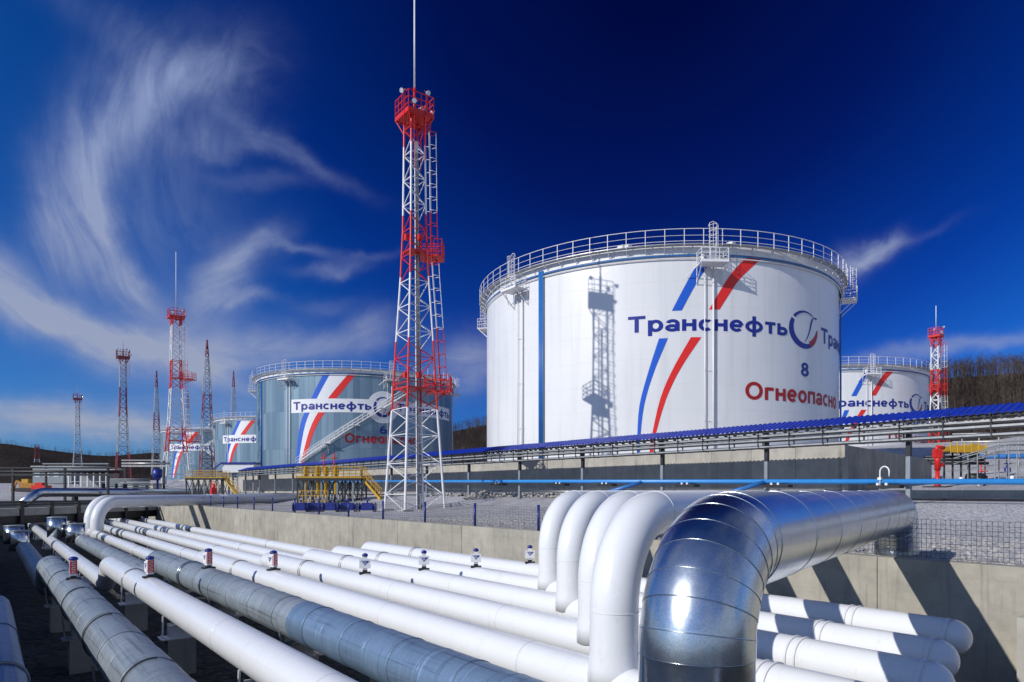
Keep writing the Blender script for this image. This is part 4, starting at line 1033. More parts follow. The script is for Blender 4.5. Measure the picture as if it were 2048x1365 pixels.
# --- tank 6 (grey)
t6 = make_tank(T6, False, 'grey clad storage tank numbered 6 behind the tall tower', CZ+.6)
ref6 = tank_hit(T6, 650, 820)[0]
def h6(*p): return (unwrap(tank_hit(T6, *p)[0], ref6), tank_hit(T6, *p)[1])
D6 = {'b': ([(649.8, 742.5), (622, 798.3), (600, 852.6), (591.4, 935)], [(663.7, 742.5), (633.5, 798), (610, 852.6), (596, 935)]),
      'w': ([(663.7, 742.5), (633.5, 798), (610, 852.6), (596, 935)], [(701, 743.5), (655.4, 798), (622, 852.6), (601, 930)]),
      'r': ([(701, 743.5), (655.4, 798), (622, 852.6), (601, 930)], [(716.6, 743.5), (672, 798), (633, 852.6), (607, 930)])}
def deco6(T, t, ds, num):
    for k, (l, r) in D6.items():
        strip(T, [(h6(*p)[0]+ds, h6(*p)[1]) for p in l], [(h6(*p)[0]+ds, h6(*p)[1]) for p in r], .03).build('stripe', {'b': M['stripe_blue'], 'w': M['plate_white'], 'r': M['stripe_red']}[k], t)
    sA, zA = h6(583, 827); zB = h6(583, 800)[1]; sB = h6(746, 812)[0]; sE = h6(765, 812)[0]+.1; sF = sE+(sB-sA)+3.6
    def rect(a, b, z0, z1, off): strip(T, [(a, z0), (a, z1)], [(b, z0), (b, z1)], off, max(2, 2)).build('name_plate', M['plate_white'], t) if abs(b-a) < 1 else None
    n = 16; mb = MB()
    for (a, b) in ((sA, sB), (sE+2.1, sF)):
        bs = len(mb.v)
        for i in range(n+1):
            for z in (zA, zB): mb.v.append(cylp(T, a+(b-a)*i/n+ds, z, .05))
        for i in range(n): q = bs+i*2; mb.f.append((q, q+2, q+3, q+1)); mb.m.append(0); mb.sm.append(True)
    bs = len(mb.v); zc = (zA+zB)/2-.1; nn = 28; mb.v.append(cylp(T, sE+ds, zc, .048)); 
    rings = 5
    for k in range(1, rings+1):
        for i in range(nn): a = 2*math.pi*i/nn; mb.v.append(cylp(T, sE+ds+3.0*k/rings*math.cos(a), zc+3.0*k/rings*math.sin(a), .048))
    for i in range(nn): mb.f.append((bs, bs+1+i, bs+1+(i+1) % nn)); mb.m.append(0); mb.sm.append(True)
    for k in range(rings-1):
        for i in range(nn): j = (i+1) % nn; mb.f.append((bs+1+k*nn+i, bs+1+(k+1)*nn+i, bs+1+(k+1)*nn+j, bs+1+k*nn+j)); mb.m.append(0); mb.sm.append(True)
    mb.build('name_plate', M['plate_white'], t)
    zl = zA+(zB-zA)*.22; zh = zA+(zB-zA)*.80
    wrap_text(T, 'Транснефть', sA+.5+ds, sB-.3+ds, zl, zh, M['letter_blue'], t, .08)
    wrap_text(T, 'Транснефть', sE+2.6+ds, sF-.5+ds, zl, zh, M['letter_blue'], t, .08)
    emblem(T, sE+ds, zc, 3.6, 3.8, t, .08)
    if num != '6': return
    wrap_text(T, num, sE-.6+ds, sE+.7+ds, h6(765, 868)[1], h6(765, 852)[1], M['letter_blue'], t, .05)
    a, z = h6(690, 886); b_, _ = h6(835, 886); wrap_text(T, 'Огнеопасно', a+ds, b_+ds, z, h6(690, 867)[1], M['letter_red'], t, .05)
deco6(T6, t6, 0, '6')
A6 = lambda px: unwrap(tank_hit(T6, px, 760)[0], ref6)/RT
for a in (A6(578), A6(779), A6(902)+.1, A6(512)-.2): foam_platform(T6, t6, a, CZ+.6)
b = MB(); w = cylp(T6, A6(524)*RT, 0, .15); b.tube([w+UP*(CZ+.6), w+UP*ZTOP], .17, 10); b.build('drain_pipe', M['midblue'], t6)
# spiral stair on tank 6
sS, zS = h6(600, 930); sE_, zE = h6(812, 786); b = MB(); nst = 60; r = MB()
for i in range(nst):
    f = i/nst; s = sS+(sE_-sS)*f; z = zS+(zE-zS)*f; p = cylp(T6, s, z, .75); a = s/RT
    b.box(p, (1.0, .30, .06), 0, (Vector((math.cos(a), math.sin(a), 0)), Vector((-math.sin(a), math.cos(a), 0))))
for off in (.3, 1.25):
    pts = [cylp(T6, sS+(sE_-sS)*i/24, zS+(zE-zS)*i/24, off) for i in range(25)]
    b.tube(pts, .10, 5)
    for dz_ in (.6, 1.15): r.tube([q+UP*dz_ for q in pts], .05, 5)
    for q in pts: r.beam(q, q+UP*1.15, .06)
for f in (.28, .52, .76, 1.0):
    s = sS+(sE_-sS)*f; q = cylp(T6, s, zS+(zE-zS)*f, .8); a = s/RT; b.box(q, (1.3, 1.6, .1), 0, (Vector((math.cos(a), math.sin(a), 0)), Vector((-math.sin(a), math.cos(a), 0))))
    b.beam(q, cylp(T6, s, zS+(zE-zS)*f-1.8, 0), .08)
b.build('stair', M['white_steel'], t6); r.build('stair_rail', M['white_steel'], t6)
# --- tanks 4 and 2 (grey, far left)
t4 = make_tank(T4, False, 'grey clad storage tank left of tank 6, behind a pointed mast', CZ+1.5)
ref4 = tank_hit(T4, 500, 900)[0]; d4 = unwrap(tank_hit(T4, 446, 880)[0], ref4)-h6(583, 815)[0]; deco6(T4, t4, d4, '4')
A4 = lambda px: unwrap(tank_hit(T4, px, 850)[0], ref4)/RT
for a in (A4(455), A4(440)-.25): foam_platform(T4, t4, a, CZ+1.5)
t2 = make_tank(T2, False, 'farthest grey clad storage tank, mostly hidden behind the others at the left', CZ+2)
ref2 = tank_hit(T2, 360, 900)[0]; d2 = unwrap(tank_hit(T2, 340, 898)[0], ref2)-h6(583, 815)[0]; deco6(T2, t2, d2, '2')

# ------------------------------------------------------------------ lattice towers
def tower(px, d, base_h, knots, bands, plats, rod, lab, yaw_vec, legw=.16, brw=.06, dull=False, pieces=False, ladder=True, lights=4, pointed=False, name='lattice_tower', scale=1.0, balc=()):
    """knots: (h above camera, half side); bands: (h up to, 'r'/'w')"""
    c = P(px, HY, d); c.z = 0; e1 = yaw_vec.normalized(); e2 = Vector((-e1.y, e1.x, 0))
    zb = CZ+base_h; t = thing(name, lab, 'tower', (c.x, c.y, zb), 'red and white lattice towers')
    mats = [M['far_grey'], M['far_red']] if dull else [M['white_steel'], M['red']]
    def hw(h):
        for (a, wa), (b, wb) in zip(knots[:-1], knots[1:]):
            if h <= b: return wa+(wb-wa)*(h-a)/(b-a)
        return knots[-1][1]
    def col(h):
        for hi, cc in bands:
            if h <= hi: return 1 if cc == 'r' else 0
        return 1 if bands[-1][1] == 'r' else 0
    def corner(i, h): sx, sy = ((-1, -1), (1, -1), (1, 1), (-1, 1))[i % 4]; w = hw(h); return c+e1*sx*w+e2*sy*w+UP*(CZ+h)
    hs = [base_h]; h = base_h; top = knots[-1][0]
    while h < top-.05:
        h = min(top, h+(max(hw(h)*.74, .98) if pieces else max(hw(h)*1.1, 1.05*scale))); hs.append(h)
    if top-hs[-2] < .5*scale: hs.pop(-2)
    cuts = sorted(set([round(x, 3) for x in hs]+[round(b[0], 3) for b in bands if base_h < b[0] < top]+[k[0] for k in knots]))
    for i in range(4):
        b = MB()
        for a, z in zip(cuts[:-1], cuts[1:]): b.tube([corner(i, a), corner(i, z)], legw*(.62 if a < bands[0][0] else .5), 7, col((a+z)/2), caps=False)
        if not pointed: b.box(corner(i, base_h)+UP*.06, (legw*3, legw*3, .12), 0)
        b.build('leg', mats, t)
    allb = MB(); flip = False
    for li, (a, z) in enumerate(zip(hs[:-1], hs[1:])):
        for i in range(4):
            fa = (li+i) % 2
            p, q = (corner(i, a), corner(i+1, z)) if fa else (corner(i+1, a), corner(i, z))
            mi = col((a+z)/2)
            if pieces:
                b = MB(); b.beam(p, q, brw, brw*.8, 0); b.build('brace', mats[mi], t)
                if li % 2 == 0: b = MB(); b.beam(corner(i, z), corner(i+1, z), brw*.9, brw*.9, 0); b.build('brace', mats[mi], t)
            else:
                allb.beam(p, q, brw, brw, mi)
                if li % 2 == 0: allb.beam(corner(i, z), corner(i+1, z), brw, brw, mi)
    if not pieces: allb.build('bracing', mats, t)
    for (h, w, rail, mi) in plats:
        b = MB(); b.box(c+UP*(CZ+h), (2*w, 2*w, .10), mi, (e1, e2))
        for (ax, ay) in ((e1, e2), (e2, e1)):
            for s in (-1, 1): b.box(c+ax*s*w+UP*(CZ+h+.05), (.08, 2*w, .34), mi, (ax, ay))
        for i in range(4):        # knee braces
            sx, sy = ((-1, -1), (1, -1), (1, 1), (-1, 1))[i]; b.beam(c+e1*sx*w+e2*sy*w+UP*(CZ+h), corner(i, h-1.1*w), .07, .07, mi)
        b.build('platform', mats, t)
        b = MB(); cs = [c+e1*sx*w+e2*sy*w+UP*(CZ+h) for sx, sy in ((-1, -1), (1, -1), (1, 1), (-1, 1))]
        for i in range(4):
            for zz in (.4, .8, 1.2): b.beam(cs[i]+UP*rail*zz/1.2, cs[(i+1) % 4]+UP*rail*zz/1.2, .05, .05, mi)
            for f in (0, .25, .5, .75): q = cs[i].lerp(cs[(i+1) % 4], f); b.beam(q, q+UP*rail, .05, .05, mi)
        b.build('platform_rail', mats, t)
    for (h, w, mi) in balc:
        q = corner(2, h) if True else c; o_ = c+BD*(hw(h)*1.25+w*.75)
        b = MB(); b.box(o_+UP*(CZ+h), (w*1.5, w*1.4, .12), mi, (RIGHT, FWD)); b.box(c+UP*(CZ+h), (hw(h)*2, hw(h)*2, .10), mi, (e1, e2)); b.beam(o_+BD*w*.6+UP*(CZ+h), c+BD*hw(h)+UP*(CZ+h-1.2), .08, .08, mi)
        b.build('balcony', mats, t); b = MB()
        cs = [o_+RIGHT*sx*w*.75+FWD*sy*w*.7+UP*(CZ+h) for sx, sy in ((-1, -1), (1, -1), (1, 1), (-1, 1))]
        for i in range(4):
            for zz in (.45, .85, 1.25): b.beam(cs[i]+UP*zz, cs[(i+1) % 4]+UP*zz, .05, .05, mi)
            for f in (0, .33, .66): qq = cs[i].lerp(cs[(i+1) % 4], f); b.beam(qq, qq+UP*1.25, .05, .05, mi)
        b.build('balcony_rail', mats, t)
        if pieces:
            for s in (-1, 1): b = MB(); b.box(c+UP*(CZ+h+.9)+RIGHT*s*.5-FWD*hw(h), (.35, .3, .4), mi); b.build('junction_box', mats, t)
    if rod:
        b = MB(); z0_ = CZ+top; b.tube([c+UP*(z0_-.6), c+UP*(z0_+(rod[0])), c+UP*(z0_+rod[0])], [rod[2]*1.6, rod[2]*1.6, rod[2]], 8, 1, smooth=True)
        b.tube([c+UP*(z0_+rod[0]), c+UP*(z0_+rod[1])], rod[2], 8, 0)
        b.build('lightning_rod', mats, t)
    if ladder:
        b = MB(); bs = c
        h = base_h+(9.0 if pieces else 2.2); lw = .28
        def lp(h): return corner(2, h)+RIGHT*.36*scale
        while h < top-1.0:
            z = min(h+1.0, top-1.0); mi = col(h)
            for s in (-1, 1): b.beam(lp(h)+FWD*s*lw, lp(z)+FWD*s*lw, .045, .045, mi)
            b.tube([lp(h)-FWD*.35]+[lp(h)+RIGHT*(.50*math.sin(math.pi*j/6))*scale-FWD*.35*math.cos(math.pi*j/6) for j in range(1, 6)]+[lp(h)+FWD*.35], .025, 4, mi)
            b.beam(lp(h)+RIGHT*.50*scale, lp(z)+RIGHT*.50*scale, .04, .04, mi)
            b.beam(corner(2, h), lp(h), .035, .035, mi)
            for k_ in range(3): b.beam(lp(h+.33*k_)-FWD*lw, lp(h+.33*k_)+FWD*lw, .025, .025, mi)
            h = z
        b.build('caged_ladder', mats, t)
    if lights and plats:
        h, w, rail, mi = plats[0]
        for k_ in range(lights):
            a = [0.3, 1.1, 2.2, -.5, -1.2, 3.6][k_ % 6]; q = c+(e1*math.cos(a)+e2*math.sin(a))*w*1.25+UP*(CZ+h+rail*(1.05 if k_ % 2 == 0 else .45))
            dv = (q-c); dv.z = 0; dv.normalize(); dn = (dv-UP*.45).normalized(); u = dn.cross(UP).normalized()
            b = MB(); b.tube([q-dn*.10*scale, q+dn*.12*scale, q+dn*.16*scale], [.09*scale, .17*scale, .18*scale], 12, 0); b.beam(q-u*.3*scale, q+u*.3*scale, .04, .04, 1); b.beam(q-dn*.1, c+(q-c)*.85+UP*(0)-UP*.3, .04, .04, 1); b.build('floodlight', [M['glass'], M['red']], t)
    return t, c
BD = Vector((-.22, .975, 0)).normalized()
YV = Vector((0, 0, 0))+RIGHT*1.9-FWD*2.6      # side direction AB of the main tower
KT = 54/51
tm, cm = tower(829, 54, -1.6, [(-1.6, 1.6*KT)]+[(a*KT, b*KT) for a, b in [(5.8, 1.2), (10.9, .98), (15.5, .74), (18.9, .62), (27.0, .54)]],
      [(a*KT, b) for a, b in [(5.8, 'w'), (10.8, 'r'), (15.5, 'w'), (20.0, 'r'), (25.0, 'w'), (40, 'r')]], [(27.0*KT, 1.08, 1.5, 1)], (2.4, 10.6, .068),
      'tallest red and white lattice tower, in front of the grey tank 6', YV, pieces=True, lights=5, balc=((18.3, 1.2, 1), (7.75, 1.35, 1)))
b = MB(); b.beam(cm+RIGHT*.25+FWD*.35+UP*.1, cm+RIGHT*.1+FWD*.25+UP*(CZ+27), .30, .10); b.build('cable_ladder', M['white_steel'], tm)
b = MB(); 
for i in range(3): b.tube([cm+RIGHT*(.3+.12*i)+UP*.1, cm+RIGHT*(.1+.1*i)+UP*(CZ+26)], .03, 5)
b.build('cable', M['black'], tm)
bm_ = MB()
for i in range(4): 
    sx, sy = ((-1, -1), (1, -1), (1, 1), (-1, 1))[i]; e1 = YV.normalized(); e2 = Vector((-e1.y, e1.x, 0)); q = cm+e1*sx*1.6+e2*sy*1.6; bm_.box(q+UP*.02, (.9, .9, .16), 0, (e1, e2))
bm_.build('footing', M['concrete_pale'], tm)
def h_(y, d): return (HY-y)*d/F
# second tower (left) and others
def std(px, d, ybase, yplat, wb, wt, bands_y, lab, rodpx, platw, balc_y=(), lights=4, ladder=True, col1=1, yaw=YV, legw=.2, brw=.09, dull=False):
    kb = h_(ybase, d); kt = h_(yplat, d); k2 = kb+(kt-kb)*.62; s = d/F
    w0 = wb*s/2/1.36*1.0; w1 = wt*s/2/1.36
    kn = [(kb, w0), (kb+(kt-kb)*.35, w0+(w1-w0)*.62), (k2, w1+(w0-w1)*.08), (kt, w1)]
    return tower(px, d, kb, kn, [(h_(y, d), c_) for y, c_ in bands_y], [(kt, platw*s/2/1.36, 1.5, col1)], (1.5, rodpx*s, .06), lab, yaw, legw, brw, dull, False, ladder, lights, scale=1.25, balc=tuple((h_(y, d), 1.5, 1) for y in balc_y))
std(352, 128, 974, 636, 62, 22, [(905, 'w'), (855, 'r'), (778, 'w'), (722, 'r'), (652, 'w'), (500, 'r')], 'red and white lattice tower at the left, in front of the far grey tanks', 132, 38, (757, 882))
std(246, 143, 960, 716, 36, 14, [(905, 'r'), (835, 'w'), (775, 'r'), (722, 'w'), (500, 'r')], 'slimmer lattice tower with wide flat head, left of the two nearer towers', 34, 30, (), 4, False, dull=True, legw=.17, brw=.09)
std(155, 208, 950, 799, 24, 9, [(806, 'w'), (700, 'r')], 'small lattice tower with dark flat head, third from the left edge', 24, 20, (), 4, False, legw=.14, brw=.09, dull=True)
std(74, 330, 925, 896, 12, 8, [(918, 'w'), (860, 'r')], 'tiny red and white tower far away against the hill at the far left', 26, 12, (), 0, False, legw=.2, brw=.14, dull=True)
std(1872, 123, 965, 674, 34, 17, [(838, 'w'), (860, 'r'), (792, 'w'), (740, 'r'), (694, 'w'), (500, 'r')][1:], 'red and white lattice tower at the right, in front of the wooded hill', 62, 28, (780,), 4, True)
def mast(px, d, ybase, ytop, wb, bands_y, lab):
    kb = h_(ybase, d); kt = h_(ytop, d); s = d/F; w0 = wb*s/2/1.36
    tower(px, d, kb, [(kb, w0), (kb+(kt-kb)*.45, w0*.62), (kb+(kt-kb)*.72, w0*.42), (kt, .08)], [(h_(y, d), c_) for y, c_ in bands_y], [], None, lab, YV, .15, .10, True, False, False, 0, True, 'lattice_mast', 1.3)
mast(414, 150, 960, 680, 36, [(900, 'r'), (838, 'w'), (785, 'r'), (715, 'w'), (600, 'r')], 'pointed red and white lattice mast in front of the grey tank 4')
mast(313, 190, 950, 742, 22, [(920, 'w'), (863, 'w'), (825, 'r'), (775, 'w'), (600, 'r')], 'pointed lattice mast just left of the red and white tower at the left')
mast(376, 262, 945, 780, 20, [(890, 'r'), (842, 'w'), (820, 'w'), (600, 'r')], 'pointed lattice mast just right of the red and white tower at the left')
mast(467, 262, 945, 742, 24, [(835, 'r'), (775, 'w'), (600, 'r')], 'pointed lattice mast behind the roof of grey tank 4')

# ------------------------------------------------------------------ yellow service platforms and valves
def service_platform(px0, px1, d, deck_h, lab, stair_px, ys, depth=2.6, n=9):
    a = P(px0, HY, d); b_ = P(px1, HY, d); a.z = b_.z = 0; gz = G(a.x, a.y)
    c = (a+b_)/2; L = (b_-a).length; zd = CZ+deck_h
    t = thing('service_platform', lab, 'platform', (c.x, c.y, gz), 'yellow railed service platforms')
    m = MB(); m.box(c+UP*zd, (L, depth, .12), 0, (RIGHT, FWD)); m.box(c-FWD*depth/2+UP*(zd-.12), (L, .1, .26), 0, (RIGHT, FWD)); m.build('deck', M['black'], t)
    m = MB()
    for s in (-1, 1):
        for zz in (.2, .5, .85, 1.2): m.beam(a+FWD*s*depth/2+UP*(zd+zz), b_+FWD*s*depth/2+UP*(zd+zz), .05)
        k = int(L/.55)
        for i in range(k+1): q = a.lerp(b_, i/k)+FWD*s*depth/2; m.beam(q+UP*zd, q+UP*(zd+1.2), .05)
        m.box(c+FWD*s*depth/2+UP*(zd+.12), (L, .02, .16), 0, (RIGHT, FWD))
    m.build('guard_rail', M['yellow'], t)
    for i in range(n):
        for s in (-1, 1):
            q = a.lerp(b_, (i+.1)/(n-.8)) if i < n-1 else b_; m = MB(); q = q+FWD*s*depth*.42; m.box(q+UP*(gz+zd)/2, (.14, .14, zd-gz), 0, (RIGHT, FWD)); m.build('post', M['black'] if i % 2 == 0 else M['grey_steel'], t)
    m = MB()
    for i in range(n-1):
        q0 = a.lerp(b_, i/(n-1)); q1 = a.lerp(b_, (i+1)/(n-1))
        for s in (-1, 1): m.beam(q0+UP*(gz+.2)+FWD*s*.9, q1+UP*(zd-.2)+FWD*s*.9, .07); m.beam(q1+UP*(gz+.2)+FWD*s*.9, q0+UP*(zd-.2)+FWD*s*.9, .07)
    m.build('bracing', M['black'], t)
    st0 = P(stair_px, HY, d-1.5); st0.z = G(st0.x, st0.y); st1 = b_-FWD*.4; st1.z = zd
    m = MB(); r = MB()
    for s in (-.45, .45):
        m.beam(st0+FWD*s, st1+FWD*s, .10, .22)
        for zz in (.55, 1.05): r.beam(st0+FWD*s+UP*zz, st1+FWD*s+UP*zz, .05)
        for f in (0, .25, .5, .75, 1): q = st0.lerp(st1, f)+FWD*s; r.beam(q, q+UP*1.05, .05)
    for i in range(1, 10): q = st0.lerp(st1, i/10); m.box(q, (.26, .9, .04), 0, (RIGHT, FWD))
    m.build('stair', M['yellow'], t); r.build('stair_rail', M['yellow'], t)
    return t, c, gz, zd
t, c, gz, zd = service_platform(600, 728, 72, 1.15, 'yellow railed platform on black legs left of the tall tower', 762, 1008)
for i, px in enumerate((612, 636, 652, 672)):
    q = P(px, HY, 71); m = MB(); m.beam(Vector((q.x, q.y, zd-1.6)), Vector((q.x, q.y, zd+1.25)), .25, .25); m.box((q.x, q.y, zd+.7), (.5, .4, .7)); m.build('valve_box', M['yellow'], t)
m = MB()
for px in (648, 668): q = P(px, HY, 71.5); m.tube([(q.x, q.y, zd+.4), (q.x, q.y, zd+2.6)], .07, 8); m.ring((q.x, q.y, zd+2.1), UP, .35, .04, 16)
m.build('valve_stem', M['red'], t)
m = MB(); a = P(597, 1000, 70); b_ = P(655, 1000, 70)
for zz in (.2, .7, 1.2): m.beam(Vector((a.x, a.y, .3+zz)), Vector((b_.x, b_.y, .3+zz)), .06)
for i in range(8): q = a.lerp(b_, i/7); m.beam((q.x, q.y, .2), (q.x, q.y, 1.55), .06)
m.build('lower_rail', M['yellow'], t)
service_platform(378, 452, 108, 1.75, 'smaller yellow railed platform further left, beside the second tower', 478, 990, n=7)
m = MB(); q = P(427, 984, 95); m.box(q, (.9, .7, 1.1)); m.tube([q, q+UP*1.1], .18, 10); m.ring(q+UP*1.0, FWD, .42, .05, 16)
tag(m.build('red_valve', M['red'], None, tuple(q)), 'red valve unit on the ground below the smaller yellow platform', 'valve')
# blue valve machinery
for i, (px, w_) in enumerate(((602, 1.0), (628, 1.2), (662, 1.0), (695, 1.3), (735, 1.1))):
    q = P(px, HY, 50.5+.6*(i % 2)); q.z = 0
    t = thing('blue_valve', ['leftmost blue valve on the gravel below the yellow platform', 'second blue valve on the gravel, counting from the left', 'middle one of the five blue valves on the gravel', 'fourth blue valve on the gravel, counting from the left', 'rightmost blue valve, beside the foot of the tall tower'][i], 'valve', tuple(q), 'blue valves below the yellow platform')
    m = MB(); m.box(q+UP*.38, (w_*.7, .5, .55), 0, (RIGHT, FWD)); m.tube([q-RIGHT*w_*.55+UP*.35, q+RIGHT*w_*.55+UP*.35], .2, 12); m.build('body', M['darkblue'], t)
    m = MB()
    for s in (-1, 1): m.tube([q+RIGHT*s*w_*.5+UP*.35, q+RIGHT*s*(w_*.5+.06)+UP*.35], .33, 14)
    m.build('flange', M['darkblue'], t)
    m = MB(); m.tube([q+UP*.6, q+UP*.85], .06, 8); m.ring(q+UP*.85, UP, .22, .03, 14); m.build('handwheel', M['darkblue'], t)
    m = MB(); m.box(q+UP*.05, (w_*.8, .6, .12), 0, (RIGHT, FWD)); m.build('plinth', M['concrete_pale'], t)

# ------------------------------------------------------------------ far left yard
def gz_at(px, d): q = P(px, HY, d); return G(q.x, q.y)
q = P(190, HY, 150); t = thing('pavilion', 'low pale open sided shed with white columns at the far left', 'shed', (q.x, q.y, gz_at(190, 150)))
g0 = gz_at(190, 150); W = 8.8
m = MB(); o_ = Vector((q.x, q.y, 0)); m.hexa([o_-RIGHT*W/2-FWD*3+UP*(g0+3.0), o_+RIGHT*W/2-FWD*3+UP*(g0+3.2), o_+RIGHT*W/2+FWD*3+UP*(g0+3.7), o_-RIGHT*W/2+FWD*3+UP*(g0+3.6), o_-RIGHT*W/2-FWD*3+UP*(g0+3.2), o_+RIGHT*W/2-FWD*3+UP*(g0+3.5), o_+RIGHT*W/2+FWD*3+UP*(g0+4.0), o_-RIGHT*W/2+FWD*3+UP*(g0+3.8)]); m.build('roof', M['cream'], t)
for i in range(7):
    u = o_+RIGHT*(-W/2+.4+W*.9*i/6)-FWD*2.6; m = MB(); m.box(u+UP*(g0+1.5), (.22, .22, 3.0), 0, (RIGHT, FWD)); m.build('column', M['white_steel'], t)
m = MB(); m.box(o_+FWD*1.5+UP*(g0+1.4), (W*.96, .2, 2.8), 0, (RIGHT, FWD)); m.build('back_wall', M['grey_steel'], t)
m = MB(); m.box(o_-FWD*2.6+UP*(g0+1.1), (W*.9, .08, .12), 0, (RIGHT, FWD)); m.build('rail', M['pale_steel'], t)
q = P(118, HY, 165); g0 = gz_at(118, 165); o_ = Vector((q.x, q.y, 0)); t = thing('site_building', 'long dark site building with flat roof left of the pavilion', 'building', (q.x, q.y, g0))
m = MB(); m.box(o_+UP*(g0+1.9), (9, 5, 3.8), 0, (RIGHT, FWD)); m.build('wall', M['grey_steel'], t)
m = MB(); m.box(o_+UP*(g0+3.95), (9.6, 5.6, .25), 0, (RIGHT, FWD)); m.build('roof', M['pale_steel'], t)
for i in range(4):
    u = o_+RIGHT*(-3.4+2.2*i)-FWD*2.53; m = MB(); m.box(u+UP*(g0+2.1), (1.2, .06, 1.3), 0, (RIGHT, FWD)); m.build('window', M['glass'], t)
# pipe gantries
def gantry(px0, px1, d, y_top, posts, lab, m1='black'):
    a = P(px0, y_top, d); b_ = P(px1, y_top, d); t = thing('pipe_gantry', lab, 'gantry', (a.x, a.y, 0), 'dark pipe gantries at the left')
    m = MB(); m.beam(a, b_, .4, .18); m.beam(a-UP*1.0, b_-UP*1.0, .4, .3); m.tube([a-UP*.55, b_-UP*.55], .18, 8); m.build('beam', M[m1], t)
    for px in posts: q = P(px, y_top, d); gz = gz_at(px, d); m = MB(); m.box((q.x, q.y, (gz+q.z)/2), (.28, .28, q.z-gz), 0, (RIGHT, FWD)); m.build('post', M['black'], t)
gantry(-60, 240, 100, 936, (26, 130, 216), 'dark pipe gantry crossing the yard at the far left')
gantry(86, 218, 118, 928, (92, 215), 'thin upper pipe gantry behind the first one at the left', 'grey_steel')
gantry(244, 340, 122, 921, (250, 328), 'pale topped gantry between the two left towers', 'pale_steel')
q = P(57, HY, 130); g0 = gz_at(57, 130); t = thing('yellow_excavator', 'yellow and orange tracked excavator parked at the far left', 'excavator', (q.x, q.y, g0)); o_ = Vector((q.x, q.y, g0))
m = MB(); 
for s in (-1, 1): m.box(o_+FWD*s*.9+UP*.35, (3.4, .5, .7), 0, (RIGHT, FWD))
m.build('track', M['black'], t)
m = MB(); m.box(o_+RIGHT*.4+UP*1.15, (3.0, 2.0, .9), 0, (RIGHT, FWD)); m.build('body', M['orange'], t)
m = MB(); m.box(o_-RIGHT*.3+UP*1.9, (1.2, 1.2, .9), 0, (RIGHT, FWD)); m.build('cab', M['yellow'], t)
m = MB(); m.beam(o_-RIGHT*.8+UP*1.4, o_-RIGHT*2.2+UP*2.0, .35, .4); m.beam(o_-RIGHT*2.2+UP*2.0, o_-RIGHT*2.7+UP*.7, .28, .3); m.box(o_-RIGHT*2.7+UP*.4, (.6, .8, .6), 0, (RIGHT, FWD)); m.build('arm', M['orange'], t)
q = P(83, HY, 128); g0 = gz_at(83, 128); m = MB(); m.box((q.x, q.y, g0+.8), (2.6, 1.8, 1.2), 0, (RIGHT, FWD)); m.box((q.x, q.y, g0+1.6), (1.2, 1.6, .6), 0, (RIGHT, FWD)); 
for s in (-.9, .9): m.tube([Vector((q.x, q.y, g0+.35))+RIGHT*s-FWD*1.0, Vector((q.x, q.y, g0+.35))+RIGHT*s+FWD*1.0], .4, 12, 1)
tag(m.build('red_truck', [M['red'], M['black']], None, (q.x, q.y, g0)), 'dull red truck parked behind the yellow excavator', 'truck')
q = P(315, 950, 112); m = MB(); m.tube([q-UP*1.0, q-UP*.3, q+UP*.9], [.15, .75, .75], 12); m.beam(q-UP*2.2, q-UP*.9, .3)
tag(m.build('blue_hopper', M['darkblue'], None, tuple(q)), 'dark blue hopper beside the second tower at the left', 'hopper')
# equipment clutter in the yard: cream and yellow sheds and small tanks
q = P(282, HY, 120); g0 = gz_at(282, 120); m = MB(); m.box((q.x, q.y, g0+1.2), (5.6, 3, 2.4), 0, (RIGHT, FWD)); m.box((q.x, q.y, g0+2.5), (6.0, 3.4, .2), 1, (RIGHT, FWD)); m.box(Vector((q.x, q.y, g0+1.1))-FWD*1.53+RIGHT*.8, (1.0, .06, 2.0), 1, (RIGHT, FWD))
tag(m.build('cream_cabin', [M['cream'], M['grey_steel']], None, (q.x, q.y, g0)), 'cream cabin with grey roof below the pale topped gantry', 'cabin')
t = thing('pump_skid', 'dark steel pump skid between the left towers and the shiny pipe', 'machinery', tuple(P(235, 975, 112)))
m = MB(); rnd = random.Random(4)
for i in range(26):
    px = rnd.uniform(205, 300); d = rnd.uniform(104, 118); q = P(px, HY, d); g0 = gz_at(px, d); hgt = rnd.uniform(.6, 2.6); m.box((q.x, q.y, g0+hgt/2), (rnd.uniform(.15, .9), rnd.uniform(.2, .8), hgt))
m.build('frame', M['black'], t)
m = MB()
for i in range(6): a = P(205+i*3, HY, 106+i*2); b_ = P(300, HY, 106+i*2); m.tube([(a.x, a.y, 1.6+.35*i), (b_.x, b_.y, 1.6+.35*i)], .1, 8)
m.build('pipework', M['grey_steel'], t)

q = P(482, HY, 118); g0 = P(482, 941, 118).z; t = thing('blue_canopy', 'small dark blue roofed canopy with pale wall in front of the grey tank 4', 'canopy', (q.x, q.y, 0)); o_ = Vector((q.x, q.y, 0))
m = MB(); m.box(o_+UP*(g0+1.15), (5.6, 3.0, .28), 0, (RIGHT, FWD)); m.beam(o_-RIGHT*2.8-FWD*1.5+UP*(g0+1.1), o_-RIGHT*3.9-FWD*1.5+UP*(g0+.2), .2); m.build('roof', M['darkblue'], t)
m = MB(); m.box(o_+UP*(g0+.3), (5.2, 2.6, 1.4), 0, (RIGHT, FWD)); m.build('wall', M['plate_white'], t)
for sx in (-1, 1):
    for sy in (-1, 1): m = MB(); m.box(o_+RIGHT*sx*2.5+FWD*sy*1.2+UP*(g0-.4)/2, (.2, .2, g0-.3), 0, (RIGHT, FWD)); m.build('post', M['grey_steel'], t)

